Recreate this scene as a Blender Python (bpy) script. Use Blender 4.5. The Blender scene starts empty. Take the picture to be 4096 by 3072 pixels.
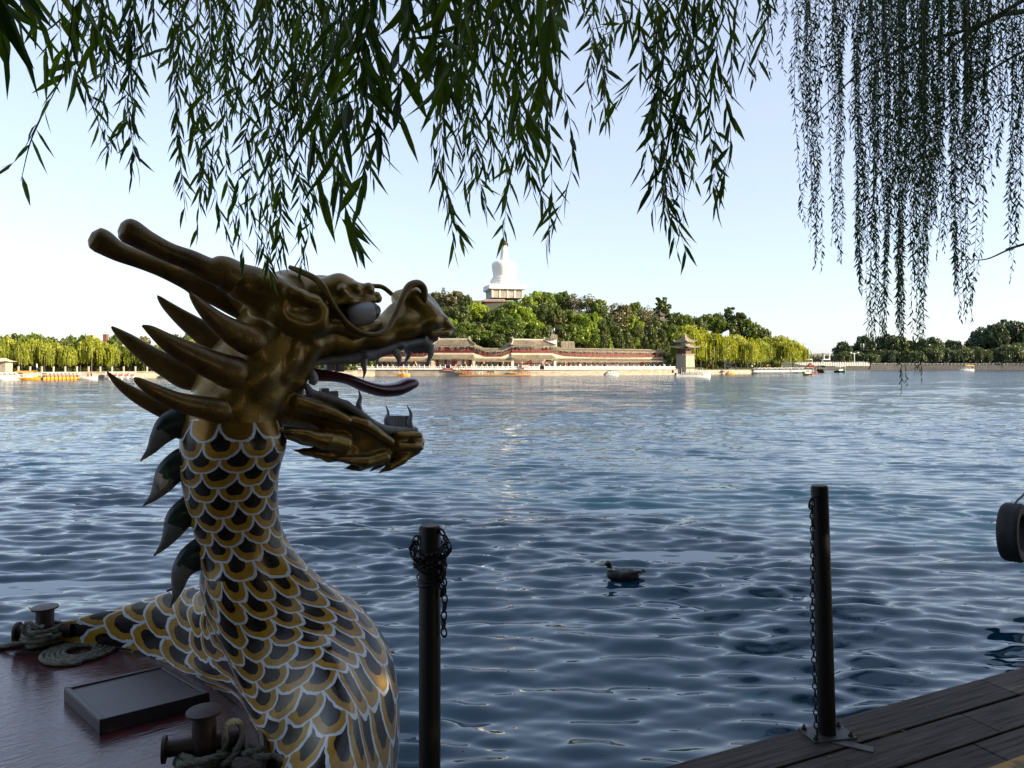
import bpy, math, random
import numpy as np
from mathutils import Vector, Matrix
R = math.radians
rnd = random.Random(7)
rng = np.random.default_rng(11)
SC = bpy.context.scene
COL = SC.collection

# ------------------------------------------------------------------ camera model
CAM_H, Y0, FPX = 2.65, 366.2, 711.0
K = 1024.0 / 2212.0                       # my measuring pixels -> 1024 wide frame
cam_d = bpy.data.cameras.new("camera"); cam = bpy.data.objects.new("camera", cam_d); COL.objects.link(cam)
cam.location = (0, 0, CAM_H); cam.rotation_euler = (R(90), 0, 0)
cam_d.sensor_width = 36; cam_d.lens = 36 * FPX / 1024; cam_d.shift_y = -(384 - Y0) / 1024
cam_d.clip_start = 0.05; cam_d.clip_end = 12000
SC.camera = cam

def P(x, y, Y):                            # point seen at measuring pixel (x, y) at distance Y
    return Vector(((x * K - 512) / FPX * Y, Y, CAM_H - (y * K - Y0) / FPX * Y))
def PF(x, y, Y): return P(x / (4096 / 2212), y / (4096 / 2212), Y)      # same, full-size photo pixels
def G(x, y, z):                            # point on the level z
    Y = (CAM_H - z) * FPX / (y * K - Y0)
    return P(x, y, Y)

# ------------------------------------------------------------------ object helpers
def tag(o, label=None, cat=None, group=None, kind=None):
    if label: o["label"] = label
    if cat: o["category"] = cat
    if group: o["group"] = group
    if kind: o["kind"] = kind
    return o
def empty(name, loc=(0, 0, 0), rz=0, label=None, cat=None, group=None):
    o = bpy.data.objects.new(name, None); COL.objects.link(o); o.location = loc; o.rotation_euler = (0, 0, rz)
    o.empty_display_size = 0.2
    return tag(o, label, cat, group)
def mesh_np(name, V, F, mats=None, parent=None, smooth=False, mi=None, uv=None, attr=None):
    """V (n,3); F list of index lists or an (m,k) array"""
    me = bpy.data.meshes.new(name)
    V = np.asarray(V, dtype=np.float32)
    if isinstance(F, np.ndarray):
        m, k = F.shape
        me.vertices.add(len(V)); me.vertices.foreach_set("co", V.ravel())
        me.loops.add(m * k); me.loops.foreach_set("vertex_index", F.astype(np.int32).ravel())
        me.polygons.add(m); me.polygons.foreach_set("loop_start", np.arange(0, m * k, k, dtype=np.int32))
        me.update(calc_edges=True)
    else:
        me.from_pydata([tuple(v) for v in V.tolist()], [], F); me.update()
    if mats is not None:
        for q in (mats if isinstance(mats, (list, tuple)) else [mats]): me.materials.append(q)
    if mi is not None: me.polygons.foreach_set("material_index", np.asarray(mi, dtype=np.int32))
    if smooth: me.polygons.foreach_set("use_smooth", np.ones(len(me.polygons), dtype=bool))
    if uv is not None:
        l = me.uv_layers.new(name="UVMap")
        li = np.empty(len(me.loops), dtype=np.int32); me.loops.foreach_get("vertex_index", li)
        l.data.foreach_set("uv", np.asarray(uv, dtype=np.float32)[li].ravel())
    if attr is not None:
        for nm, arr in attr.items():
            a = me.attributes.new(nm, "FLOAT", "POINT"); a.data.foreach_set("value", np.asarray(arr, dtype=np.float32))
    o = bpy.data.objects.new(name, me); COL.objects.link(o)
    if parent: o.parent = parent
    return o
def copy_tree(o, parent=None):
    c = o.copy(); COL.objects.link(c)
    if parent: c.parent = parent
    for ch in list(o.children): copy_tree(ch, c)
    return c

class MB:
    """collects simple solids into one mesh"""
    def __init__(s): s.v = []; s.f = []; s.m = []; s.cur = 0
    def add(s, vs, fs):
        b = len(s.v); s.v += [tuple(v) for v in vs]; s.f += [[b + i for i in f] for f in fs]; s.m += [s.cur] * len(fs); return s
    def box(s, c, d, rz=0, rx=0, ry=0):
        M = Matrix.Translation(c) @ Matrix.Rotation(rz, 4, 'Z') @ Matrix.Rotation(ry, 4, 'Y') @ Matrix.Rotation(rx, 4, 'X')
        vs = [M @ Vector((sx * d[0] / 2, sy * d[1] / 2, sz * d[2] / 2)) for sx in (-1, 1) for sy in (-1, 1) for sz in (-1, 1)]
        return s.add(vs, [(0, 1, 3, 2), (4, 6, 7, 5), (0, 4, 5, 1), (2, 3, 7, 6), (0, 2, 6, 4), (1, 5, 7, 3)])
    def quad(s, a, b, c, d): return s.add([a, b, c, d], [(0, 1, 2, 3)])
    def prism(s, pts, a, b):               # pts ring of 3D points, extruded by vector a->b offset
        n = len(pts); vs = [Vector(p) + Vector(a) for p in pts] + [Vector(p) + Vector(b) for p in pts]
        fs = [tuple(range(n))[::-1], tuple(range(n, 2 * n))] + [(i, (i + 1) % n, n + (i + 1) % n, n + i) for i in range(n)]
        return s.add(vs, fs)
    def tube(s, pts, rad, n=8, cap=True, flat=1.0):
        pts = [Vector(p) for p in pts]
        if not isinstance(rad, (list, tuple)): rad = [rad] * len(pts)
        up = None; rings = []
        for i, p in enumerate(pts):
            t = (pts[min(i + 1, len(pts) - 1)] - pts[max(i - 1, 0)]).normalized()
            if up is None:
                up = Vector((0, 0, 1)) if abs(t.z) < .9 else Vector((0, 1, 0))
            a = (up - t * up.dot(t)).normalized(); up = a; b = t.cross(a)
            rings.append([p + (a * math.cos(2 * math.pi * k / n) + b * math.sin(2 * math.pi * k / n) * flat) * rad[i] for k in range(n)])
        vs = [v for r_ in rings for v in r_]; fs = []
        for i in range(len(pts) - 1):
            for k in range(n):
                fs.append((i * n + k, i * n + (k + 1) % n, (i + 1) * n + (k + 1) % n, (i + 1) * n + k))
        if cap: fs += [tuple(range(n))[::-1], tuple(range((len(pts) - 1) * n, len(pts) * n))]
        return s.add(vs, fs)
    def lathe(s, prof, c=(0, 0, 0), n=24, cap=True, rz=0.0):
        vs = []; fs = []
        for r_, z in prof:
            for k in range(n):
                a = 2 * math.pi * k / n + rz; vs.append((c[0] + r_ * math.cos(a), c[1] + r_ * math.sin(a), c[2] + z))
        for i in range(len(prof) - 1):
            for k in range(n): fs.append((i * n + k, i * n + (k + 1) % n, (i + 1) * n + (k + 1) % n, (i + 1) * n + k))
        if cap: fs += [tuple(range(n))[::-1], tuple(range((len(prof) - 1) * n, len(prof) * n))]
        return s.add(vs, fs)
    def torus(s, c, R1, r, M=None, n=20, m=8, sy=1.0):
        vs = []; fs = []; M = M or Matrix()
        for i in range(n):
            a = 2 * math.pi * i / n
            for j in range(m):
                b = 2 * math.pi * j / m
                v = Vector(((R1 + r * math.cos(b)) * math.cos(a), (R1 + r * math.cos(b)) * math.sin(a) * sy, r * math.sin(b)))
                vs.append(Vector(c) + (M @ v))
        for i in range(n):
            for j in range(m): fs.append((i * m + j, ((i + 1) % n) * m + j, ((i + 1) % n) * m + (j + 1) % m, i * m + (j + 1) % m))
        return s.add(vs, fs)
    def build(s, name, mats, parent=None, smooth=False, bevel=0):
        me = bpy.data.meshes.new(name); me.from_pydata(s.v, [], s.f)
        for q in (mats if isinstance(mats, (list, tuple)) else [mats]): me.materials.append(q)
        me.polygons.foreach_set("material_index", np.array(s.m, dtype=np.int32))
        if smooth:
            me.polygons.foreach_set("use_smooth", np.ones(len(me.polygons), dtype=bool))
            try: me.set_sharp_from_angle(angle=R(40))
            except Exception: pass
        me.update()
        o = bpy.data.objects.new(name, me); COL.objects.link(o)
        if parent: o.parent = parent
        if bevel:
            b = o.modifiers.new("bevel", 'BEVEL'); b.width = bevel; b.segments = 2; b.limit_method = 'ANGLE'
        return o

def crom(pts, n):                          # Catmull-Rom through points, n samples per span
    pts = [np.array(p, float) for p in pts]; q = [2 * pts[0] - pts[1]] + pts + [2 * pts[-1] - pts[-2]]; out = []
    for i in range(1, len(q) - 2):
        for k in range(n):
            t = k / n; a, b, c, d = q[i - 1:i + 3]
            out.append(.5 * (2 * b + (c - a) * t + (2 * a - 5 * b + 4 * c - d) * t * t + (3 * b - a - 3 * c + d) * t ** 3))
    out.append(pts[-1]); return out

# ------------------------------------------------------------------ signed distance sculpting
class Sculpt:
    def __init__(s, lo, hi, h):
        s.lo = np.array(lo, float); s.h = h
        s.n = np.ceil((np.array(hi) - s.lo) / h).astype(int) + 1
        s.F = np.full(s.n, 9.0, dtype=np.float32)
    def _sub(s, c0, c1):
        a = np.clip(np.floor((c0 - s.lo) / s.h).astype(int), 0, s.n - 1); b = np.clip(np.ceil((c1 - s.lo) / s.h).astype(int) + 1, 1, s.n)
        sl = tuple(slice(a[i], b[i]) for i in range(3))
        g = np.meshgrid(*[s.lo[i] + s.h * np.arange(a[i], b[i]) for i in range(3)], indexing='ij')
        return sl, g
    def cone(s, p0, r0, p1, r1, k=.03, w=1.0, cut=False):
        p0 = np.array(p0, float); p1 = np.array(p1, float); m = max(r0, r1) * max(1, w) + k * 1.5 + 4 * s.h
        sl, (x, y, z) = s._sub(np.minimum(p0, p1) - m, np.maximum(p0, p1) + m)
        if x.size == 0: return
        d = p1 - p0; dd = d[0] ** 2 + (d[1] / w) ** 2 + d[2] ** 2 + 1e-12
        ax, ay, az = x - p0[0], (y - p0[1]) / w, z - p0[2]
        t = np.clip((ax * d[0] + ay * d[1] / w + az * d[2]) / dd, 0, 1)
        D = np.sqrt((ax - t * d[0]) ** 2 + (ay - t * d[1] / w) ** 2 + (az - t * d[2]) ** 2) - (r0 + (r1 - r0) * t)
        s._mix(sl, D, k, cut)
    def _mix(s, sl, D, k, cut):
        A = s.F[sl]
        if cut:
            h = np.clip(.5 - .5 * (A + D) / k, 0, 1); s.F[sl] = A + (-D - A) * h + k * h * (1 - h)
        else:
            h = np.clip(.5 + .5 * (A - D) / k, 0, 1); s.F[sl] = A + (D - A) * h - k * h * (1 - h)
    def chain(s, pts, k=.03, w=1.0, cut=False):
        for a, b in zip(pts[:-1], pts[1:]): s.cone(a[0], a[1], b[0], b[1], k, w, cut)
    def ball(s, c, r, k=.03, sc=(1, 1, 1), cut=False):
        c = np.array(c, float); sc = np.array(sc, float); m = r * sc + k * 1.5 + 4 * s.h
        sl, (x, y, z) = s._sub(c - m, c + m)
        if x.size == 0: return
        D = (np.sqrt(((x - c[0]) / sc[0]) ** 2 + ((y - c[1]) / sc[1]) ** 2 + ((z - c[2]) / sc[2]) ** 2) - r) * sc.min()
        s._mix(sl, D, k, cut)
    def mesh(s):
        F = s.F; S = F < 0; n = s.n
        cor = [(i, j, k) for i in (0, 1) for j in (0, 1) for k in (0, 1)]
        cnt = sum(S[i:n[0] - 1 + i, j:n[1] - 1 + j, k:n[2] - 1 + k].astype(np.int8) for i, j, k in cor)
        I = np.argwhere((cnt > 0) & (cnt < 8))
        val = np.stack([F[I[:, 0] + i, I[:, 1] + j, I[:, 2] + k] for i, j, k in cor], 1); C = np.array(cor, float)
        acc = np.zeros((len(I), 3)); num = np.zeros(len(I))
        for a in range(8):
            for b in range(a + 1, 8):
                if np.abs(C[a] - C[b]).sum() != 1: continue
                va, vb = val[:, a], val[:, b]; m = (va < 0) != (vb < 0)
                t = np.where(m, va / np.where(m, va - vb, 1), 0)
                acc += m[:, None] * (C[a] + t[:, None] * (C[b] - C[a])); num += m
        V = s.lo + s.h * (I + acc / num[:, None])
        idx = np.full(n, -1, dtype=np.int32); idx[I[:, 0], I[:, 1], I[:, 2]] = np.arange(len(I)); Q = []
        for ax in range(3):
            u, v = (ax + 1) % 3, (ax + 2) % 3
            s0 = [slice(None)] * 3; s1 = [slice(None)] * 3; s0[ax] = slice(0, n[ax] - 1); s1[ax] = slice(1, n[ax])
            A, B = S[tuple(s0)], S[tuple(s1)]
            E = np.argwhere(A != B); E = E[(E[:, u] > 0) & (E[:, v] > 0)]
            ins = A[E[:, 0], E[:, 1], E[:, 2]]; eu = np.zeros(3, int); eu[u] = 1; ev = np.zeros(3, int); ev[v] = 1
            g = lambda d: idx[E[:, 0] - d[0], E[:, 1] - d[1], E[:, 2] - d[2]]
            q = np.stack([g(eu + ev), g(ev), g(0 * eu), g(eu)], 1); q[~ins] = q[~ins][:, ::-1]; Q.append(q)
        Q = np.concatenate(Q); Q = Q[(Q >= 0).all(1)]
        return V, Q

# ------------------------------------------------------------------ materials
def new_mat(name):
    m = bpy.data.materials.new(name); m.use_nodes = True; nt = m.node_tree; b = nt.nodes["Principled BSDF"]
    return m, nt, b
def N(nt, t, **kw):
    n = nt.nodes.new(t)
    for k, v in kw.items():
        if k.startswith("i_"): n.inputs[k[2:].replace("_", " ")].default_value = v
        elif k[0] == "n" and k[1:].isdigit(): n.inputs[int(k[1:])].default_value = v
        else: setattr(n, k, v)
    return n
def L(nt, a, ao, b, bi): nt.links.new(a.outputs[ao], b.inputs[bi])
def math_(nt, op, a, b=None, c=None):
    n = nt.nodes.new("ShaderNodeMath"); n.operation = op
    for i, v in enumerate((a, b, c)):
        if v is None: continue
        if isinstance(v, (int, float)): n.inputs[i].default_value = v
        else: nt.links.new(v, n.inputs[i])
    return n.outputs[0]
def mat(name, col, rough=.6, metal=0., col2=None, nscale=6., bump=0., bscale=30., stretch=None, coat=0., spec=.5, thr=(.35, .65), space="Object", bdist=.02):
    m, nt, b = new_mat(name)
    b.inputs["Roughness"].default_value = rough; b.inputs["Metallic"].default_value = metal
    b.inputs["Coat Weight"].default_value = coat; b.inputs["Coat Roughness"].default_value = .15; b.inputs["Specular IOR Level"].default_value = spec
    tc = N(nt, "ShaderNodeTexCoord"); mp = N(nt, "ShaderNodeMapping"); L(nt, tc, space, mp, 0)
    if stretch: mp.inputs["Scale"].default_value = stretch
    if col2 is None: col2 = tuple(c * .7 for c in col)
    nz = N(nt, "ShaderNodeTexNoise", i_Scale=nscale, i_Detail=6., i_Roughness=.6); L(nt, mp, 0, nz, "Vector")
    rp = N(nt, "ShaderNodeValToRGB"); rp.color_ramp.elements[0].position = thr[0]; rp.color_ramp.elements[1].position = thr[1]
    rp.color_ramp.elements[0].color = (*col2, 1); rp.color_ramp.elements[1].color = (*col, 1)
    L(nt, nz, "Fac", rp, 0); L(nt, rp, 0, b, "Base Color")
    rr = math_(nt, "MULTIPLY_ADD", nz.outputs["Fac"], .25, rough - .12); nt.links.new(rr, b.inputs["Roughness"])
    if bump:
        n2 = N(nt, "ShaderNodeTexNoise", i_Scale=bscale, i_Detail=5.); L(nt, mp, 0, n2, "Vector")
        bp = N(nt, "ShaderNodeBump", i_Strength=bump, i_Distance=bdist); L(nt, n2, "Fac", bp, "Height"); L(nt, bp, 0, b, "Normal")
    return m
def leaf_mat(name, c1, c2, trans=.35, rough=.45, spec=.4, back=None):
    m, nt, b = new_mat(name)
    at = N(nt, "ShaderNodeAttribute", attribute_name="var"); oi = N(nt, "ShaderNodeObjectInfo")
    f = math_(nt, "ADD", math_(nt, "MULTIPLY", at.outputs["Fac"], .65), math_(nt, "MULTIPLY", oi.outputs["Random"], .35))
    mx = N(nt, "ShaderNodeMix", data_type="RGBA"); nt.links.new(f, mx.inputs["Factor"])
    mx.inputs[6].default_value = (*c1, 1); mx.inputs[7].default_value = (*c2, 1)
    L(nt, mx, 2, b, "Base Color"); b.inputs["Roughness"].default_value = rough; b.inputs["Specular IOR Level"].default_value = spec
    tr = N(nt, "ShaderNodeBsdfTranslucent"); hs = N(nt, "ShaderNodeHueSaturation", i_Saturation=1.15, i_Value=1.4, i_Hue=.485); L(nt, mx, 2, hs, "Color"); L(nt, hs, 0, tr, 0)
    ms = N(nt, "ShaderNodeMixShader", n0=trans); L(nt, b, 0, ms, 1); L(nt, tr, 0, ms, 2)
    L(nt, ms, 0, nt.nodes["Material Output"], 0)
    return m

M = {}
M["gold"] = mat("gold_paint", (.25, .16, .02), .33, .5, (.10, .056, .006), 7, .3, 90, coat=.25, thr=(.3, .7), bdist=.008)
M["horn"] = mat("gold_brown_paint", (.19, .11, .017), .44, .4, (.08, .042, .006), 8, .35, 80, coat=.2, bdist=.008)
M["tooth"] = mat("grey_tooth_paint", (.4, .4, .43), .5, 0, (.28, .28, .31), 14, .3, 50)
M["eye"] = mat("eyeball_grey_white", (.36, .36, .38), .4, 0, (.27, .27, .29), 10)
M["gum"] = mat("grey_gum_paint", (.2, .2, .215), .5, 0, (.12, .12, .13), 12, .2, 40)
M["black"] = mat("black_paint", (.008, .008, .01), .3)
M["tongue"] = mat("dark_red_paint", (.13, .007, .012), .3, 0, (.05, .005, .008), 6, .1, 30, coat=.4)
M["spine"] = mat("spine_tip_grey", (.16, .17, .18), .5, 0, (.1, .11, .12), 10, .2, 30)
M["spine_green"] = mat("spine_dark_green", (.008, .03, .026), .35, 0, (.004, .012, .012), 10, .15, 30, coat=.3)
M["deck"] = mat("maroon_deck_paint", (.06, .014, .017), .2, 0, (.028, .007, .01), 3, .8, 14, (1, 3.2, 1), coat=.25, spec=.7, bdist=.006)
M["hatch"] = mat("hatch_grey_paint", (.06, .05, .058), .4, 0, (.035, .03, .034), 5, .25, 30, (1, 3, 1), bdist=.004, spec=.35)
M["iron"] = mat("rusty_dark_iron", (.045, .028, .024), .5, .3, (.02, .013, .012), 14, .4, 60, bdist=.004)
M["rope"] = mat("weathered_rope", (.16, .17, .13), .9, 0, (.08, .085, .065), 25, .8, 120, bdist=.006)
M["post"] = mat("dark_post_paint", (.006, .007, .0065), .5, .1, (.014, .009, .006), 9, .4, 50, spec=.25, thr=(.3, .45), bdist=.003)
M["chain"] = mat("dark_chain_steel", (.03, .03, .032), .4, .6, (.012, .012, .013), 30)
M["rubber"] = mat("black_rubber", (.006, .006, .0065), .75, 0, (.011, .01, .009), 10, .4, 60)
M["steel"] = mat("grey_galvanised_steel", (.07, .075, .075), .5, .5, (.04, .04, .04), 12, .2, 40)
M["hull"] = mat("dark_hull_paint", (.05, .03, .012), .45)
M["white"] = mat("white_paint", (.75, .74, .7), .45, 0, (.62, .6, .55), 2)
M["bark"] = mat("willow_bark", (.075, .055, .04), .9, 0, (.035, .026, .02), 7, 1., 18, (1, 1, .25), bdist=.05)
M["bark_far"] = mat("far_tree_bark", (.12, .09, .06), .9, 0, (.06, .045, .03), 2)
M["bark_pale"] = mat("pale_bare_bark", (.62, .58, .5), .8, 0, (.4, .36, .3), 1)
SKY_STRENGTH, SUN_STRENGTH, EXPOSURE = 0.115, 4.5, 1.58
# ================================================================== dragon boat
TH = R(38); HX, HY = math.cos(TH), math.sin(TH); LX, LY = -math.sin(TH), math.cos(TH); T0 = 3.8
boat = empty("dragon_boat", (LX * T0, LY * T0, 0), TH, "moored boat with a gold dragon head and scale painted neck for its bow", "boat")
def U(x, y, tp=0.):                        # photo pixel -> boat coordinates on the plane at side offset tp
    a = (x * K - 512) / FPX; t = T0 + tp
    s = t * (a * LY - LX) / (HX - a * HY); Y = HY * s + LY * t
    return np.array((s, tp, CAM_H - (y * K - Y0) / FPX * Y))
def ZP(zx, zy, tp=0.):                     # measured on my enlargement of the head
    return U((300 + zx / 1.3825) / 1.85172, (800 + zy / 1.3825) / 1.85172, tp)
UN = .1808 * 3.7 / 711                     # enlargement pixel -> metres
def to_world(p): return Vector((LX * T0 + HX * p[0] + LX * p[1], LY * T0 + HY * p[0] + LY * p[1], p[2]))
def to_boat(w): 
    x, y = w[0] - LX * T0, w[1] - LY * T0
    return Vector((x * HX + y * HY, x * LX + y * LY, w[2]))

def zc(lst, tp=0.):                        # [(zx, zy, r[, tp])] -> chain of (point, radius)
    return [(ZP(q[0], q[1], q[3] if len(q) > 3 else tp), q[2] * UN) for q in lst]
def mirror(ch): return [((p[0], -p[1], p[2]), r) for p, r in ch]

def build_head():
    S = Sculpt((.55, -.5, 1.85), (2.75, .5, 3.75), .0088)
    both = lambda lst, k, w=1., cut=False: (S.chain(zc(lst), k, w, cut), S.chain(mirror(zc(lst)), k, w, cut))
    # skull and throat
    S.chain(zc([(862, 1400, 215), (868, 1290, 222), (885, 1150, 230), (955, 1000, 235), (1045, 850, 225), (1150, 670, 190), (1190, 570, 175)]), .06, .95)
    S.chain(zc([(1190, 560, 165), (1330, 590, 140), (1450, 620, 120)]), .07, 1.1)
    S.chain(zc([(1185, 1000, 85), (1200, 880, 95), (1240, 800, 120)]), .06, 2.0)
    # snout
    S.chain(zc([(1230, 760, 150), (1450, 775, 112), (1640, 755, 105), (1800, 690, 108), (1920, 660, 112), (2005, 685, 78)]), .05, 1.3)
    S.chain(zc([(1800, 620, 70), (1875, 545, 76), (1930, 590, 70)]), .06, 1.0)
    both([(1870, 535, 62, -.075), (1925, 590, 60, -.085)], .035)
    # brow
    both([(1380, 520, 95, -.13), (1460, 500, 90, -.15), (1560, 520, 72, -.16)], .035)
    S.chain(zc([(1370, 500, 90), (1500, 500, 85)]), .05)
    for q in [(1478, 503, 33, -.235), (1550, 485, 36, -.225), (1618, 492, 38, -.2), (1662, 540, 36, -.17)]: both([q, (q[0] + 8, q[1] + 6, q[2] * .8, q[3])], .012)
    both([(1420, 570, 34, -.21), (1520, 555, 30, -.225), (1640, 560, 25, -.19)], .02)
    both([(1430, 690, 40, -.185), (1560, 720, 42, -.19), (1680, 690, 30, -.165)], .03)       # cheek under the eye
    # eye socket
    both([(1500, 640, 58, -.23), (1660, 610, 42, -.215)], .02, 1., True)
    # ears
    both([(1130, 500, 60, -.18), (1160, 600, 85, -.19), (1230, 650, 70, -.2)], .05)
    both([(1150, 470, 18, -.215), (1190, 505, 22, -.25), (1260, 535, 24, -.262), (1330, 560, 24, -.255), (1362, 615, 30, -.24), (1345, 670, 38, -.225), (1270, 690, 50, -.205), (1170, 690, 50, -.195)], .05)
    both([(1215, 600, 30, -.285), (1290, 625, 24, -.285)], .05, 1., True)
    # cheek plane and ridges
    both([(1120, 800, 70, -.15), (1010, 960, 90, -.16), (900, 1080, 70, -.16)], .05)
    both([(1215, 800, 40, -.19), (1195, 880, 45, -.185), (1150, 960, 40, -.18)], .03)
    both([(1440, 690, 26, -.205), (1330, 700, 40, -.2), (1250, 740, 40, -.2)], .04)
    # nostrils
    both([(1950, 638, 34, -.1), (2040, 666, 28, -.1), (2084, 706, 20, -.07)], .015)
    both([(1975, 745, 26, -.105), (2055, 738, 22, -.095), (2084, 722, 15, -.06)], .012)
    both([(1990, 704, 15, -.15), (2078, 713, 12, -.12)], .01, 1., True)
    # mouth cavity: keep the jaw gap open
    S.chain(zc([(1320, 985, 60), (1420, 985, 72), (1560, 1020, 105), (1700, 1030, 140), (1900, 1030, 190)]), .02, 2.2, True)
    # lower jaw
    S.chain(zc([(1150, 1140, 105), (1350, 1190, 98), (1500, 1245, 88), (1620, 1308, 76), (1750, 1345, 66), (1878, 1332, 58)]), .045, 1.45)
    S.chain(zc([(1420, 1320, 75), (1560, 1375, 78), (1680, 1410, 60)]), .05, 1.2)
    S.chain(zc([(1700, 1335, 60), (1500, 1230, 90), (1330, 1150, 90)]), .03, .8)
    both([(1225, 1120, 40, -.15), (1350, 1155, 42, -.165), (1495, 1215, 34, -.16)], .014)
    both([(1535, 1215, 30, -.15), (1600, 1240, 34, -.15), (1745, 1335, 28, -.12)], .014)
    both([(1780, 1298, 28, -.105), (1908, 1300, 22, -.095)], .014); both([(1790, 1362, 28, -.1), (1908, 1368, 22, -.09)], .014)
    both([(1840, 1331, 13, -.14), (1920, 1333, 11, -.115)], .01, 1., True)
    # beard hooks
    both([(1480, 1345, 62, -.11), (1380, 1325, 56, -.14), (1280, 1305, 40, -.16), (1190, 1285, 22, -.17), (1122, 1272, 5, -.17)], .014)
    both([(1520, 1400, 48, -.06), (1400, 1412, 36, -.07), (1330, 1404, 20, -.08), (1262, 1394, 4, -.08)], .014)
    both([(1700, 1420, 50, -.06), (1600, 1445, 40, -.1), (1520, 1440, 24, -.12), (1435, 1424, 4, -.13)], .012)
    both([(1870, 1370, 52, -.035), (1800, 1430, 40, -.05), (1740, 1475, 22, -.06), (1680, 1514, 4, -.06)], .012)
    both([(1640, 1455, 30, -.02), (1570, 1480, 18, -.03), (1508, 1494, 4, -.03)], .012)
    # roots of the mane spikes
    both([(1010, 830, 70, -.17), (1090, 780, 60, -.16)], .05); both([(905, 985, 60, -.17), (960, 950, 60, -.16)], .05); both([(800, 1160, 55, -.16), (900, 1150, 50, -.17)], .05)
    # horn roots
    both([(930, 470, 95, -.13), (1040, 510, 110, -.12), (1130, 560, 110, -.11)], .05)
    V, Q = S.mesh()
    V = V + .0035 * np.sin(V[:, [1, 2, 0]] * 31 + 1.3) * np.sin(V[:, [2, 0, 1]] * 23)      # hand-made unevenness
    return mesh_np("dragon_head", V, Q, M["gold"], boat, True)
head = build_head()

def spike(name, lst, m, parent, n=14, flat=.85, th=1.0):
    c = [(a, r * (1.06 if name == "horn" else 1.0)) for a, r in zc(lst)]; pr = crom([np.append(np.array(p), r) for p, r in c], 8)
    b = MB(); b.tube([q[:3] for q in pr], [max(q[3], .002) for q in pr], n, True, flat)
    return b.build(name, m, parent, True)
near_far = []
spike("horn", [(1150, 560, 105, -.12), (1000, 480, 100, -.13), (900, 440, 88, -.13), (815, 400, 84, -.135), (740, 385, 62, -.14), (640, 335, 52, -.145), (520, 290, 48, -.15), (400, 230, 52, -.155), (310, 178, 60, -.16), (268, 158, 50, -.16), (245, 148, 22, -.16)], M["horn"], head, 20, .9)
spike("horn", [(1080, 640, 90, .12), (930, 580, 84, .13), (800, 510, 82, .13), (680, 450, 84, .135), (600, 425, 58, .14), (480, 375, 48, .145), (360, 330, 46, .15), (240, 285, 50, .155), (150, 230, 62, .16), (108, 212, 54, .16), (82, 200, 24, .16)], M["horn"], head, 20, .9)
spike("mane_spike", [(1130, 800, 48, -.05), (990, 780, 84, -.185), (900, 745, 76, -.2), (800, 680, 56, -.21), (710, 600, 36, -.225), (655, 540, 18, -.23), (634, 512, 5, -.23)], M["horn"], head)
spike("mane_spike", [(1015, 930, 48, -.04), (890, 955, 88, -.185), (780, 920, 78, -.2), (650, 860, 66, -.21), (520, 790, 46, -.225), (420, 720, 24, -.23), (372, 694, 6, -.23)], M["horn"], head)
spike("mane_spike", [(950, 1150, 40, -.04), (830, 1165, 64, -.18), (700, 1145, 58, -.19), (560, 1110, 46, -.2), (430, 1050, 34, -.215), (350, 1000, 18, -.22), (326, 982, 5, -.22)], M["horn"], head)
spike("mane_spike", [(900, 760, 70, .12), (780, 770, 78, .16), (690, 720, 64, .18), (590, 650, 46, .2), (510, 585, 28, .21), (470, 545, 14, .215), (456, 528, 4, .22)], M["horn"], head)
spike("mane_spike", [(760, 960, 70, .12), (640, 970, 84, .16), (520, 920, 68, .18), (400, 850, 52, .2), (290, 770, 34, .21), (225, 720, 16, .22), (202, 700, 5, .22)], M["horn"], head)
spike("mane_spike", [(640, 1180, 50, .12), (520, 1165, 50, .16), (430, 1130, 44, .18), (330, 1075, 36, .2), (250, 1020, 24, .21), (196, 970, 11, .22), (178, 950, 4, .22)], M["horn"], head)

# eyes (white ball, black pupil cap)
for sg in (-1, 1):
    c0 = ZP(1500, 642, -.205); c1 = ZP(1676, 607, -.2)
    c0[1] *= -sg; c1[1] *= -sg
    if sg == 1: c0[1], c1[1] = .205, .2
    ax = Vector(c1 - c0); n = 18; b = MB()
    prof = [(0, .03), (.06, .052), (.2, .063), (.45, .066), (.66, .062), (.74, .058), (.76, .0575), (.9, .046), (1.02, .024), (1.06, .002)]
    q = ax.normalized().to_track_quat('Z', 'X').to_matrix()
    vs = []; 
    for t, r_ in prof:
        for k in range(n): vs.append(Vector(c0) + ax * t + q @ Vector((r_ * math.cos(k * 2 * math.pi / n), r_ * math.sin(k * 2 * math.pi / n), 0)))
    for i in range(len(prof) - 1):
        b.cur = 1 if i >= 6 else 0
        base = i * n
        b.add([], []); 
        b.f += [[base + k, base + (k + 1) % n, base + n + (k + 1) % n, base + n + k] for k in range(n)]; b.m += [b.cur] * n
    b.v = [tuple(v) for v in vs]; b.build("eye", [M["eye"], M["black"]], head, True)
# whiskers
def strand(lst, m, name, par, n=10): spike(name, lst, m, par, n, 1.)
strand([(1185, 370, 12, -.1), (1240, 392, 17, -.14), (1320, 430, 18, -.2), (1370, 475, 20, -.235), (1405, 540, 19, -.25), (1455, 620, 17, -.258), (1520, 695, 17, -.255), (1590, 735, 17, -.245), (1665, 745, 18, -.235), (1725, 712, 18, -.22), (1775, 625, 20, -.19), (1815, 530, 22, -.165), (1850, 475, 24, -.155), (1895, 462, 25, -.15), (1928, 490, 24, -.145), (1934, 545, 18, -.135), (1925, 570, 12, -.125)], M["horn"], "whisker", head)
strand([(1560, 470, 12, .16), (1650, 475, 15, .17), (1700, 482, 16, .17), (1745, 515, 16, .16), (1790, 560, 14, .14)], M["horn"], "whisker", head)
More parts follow.
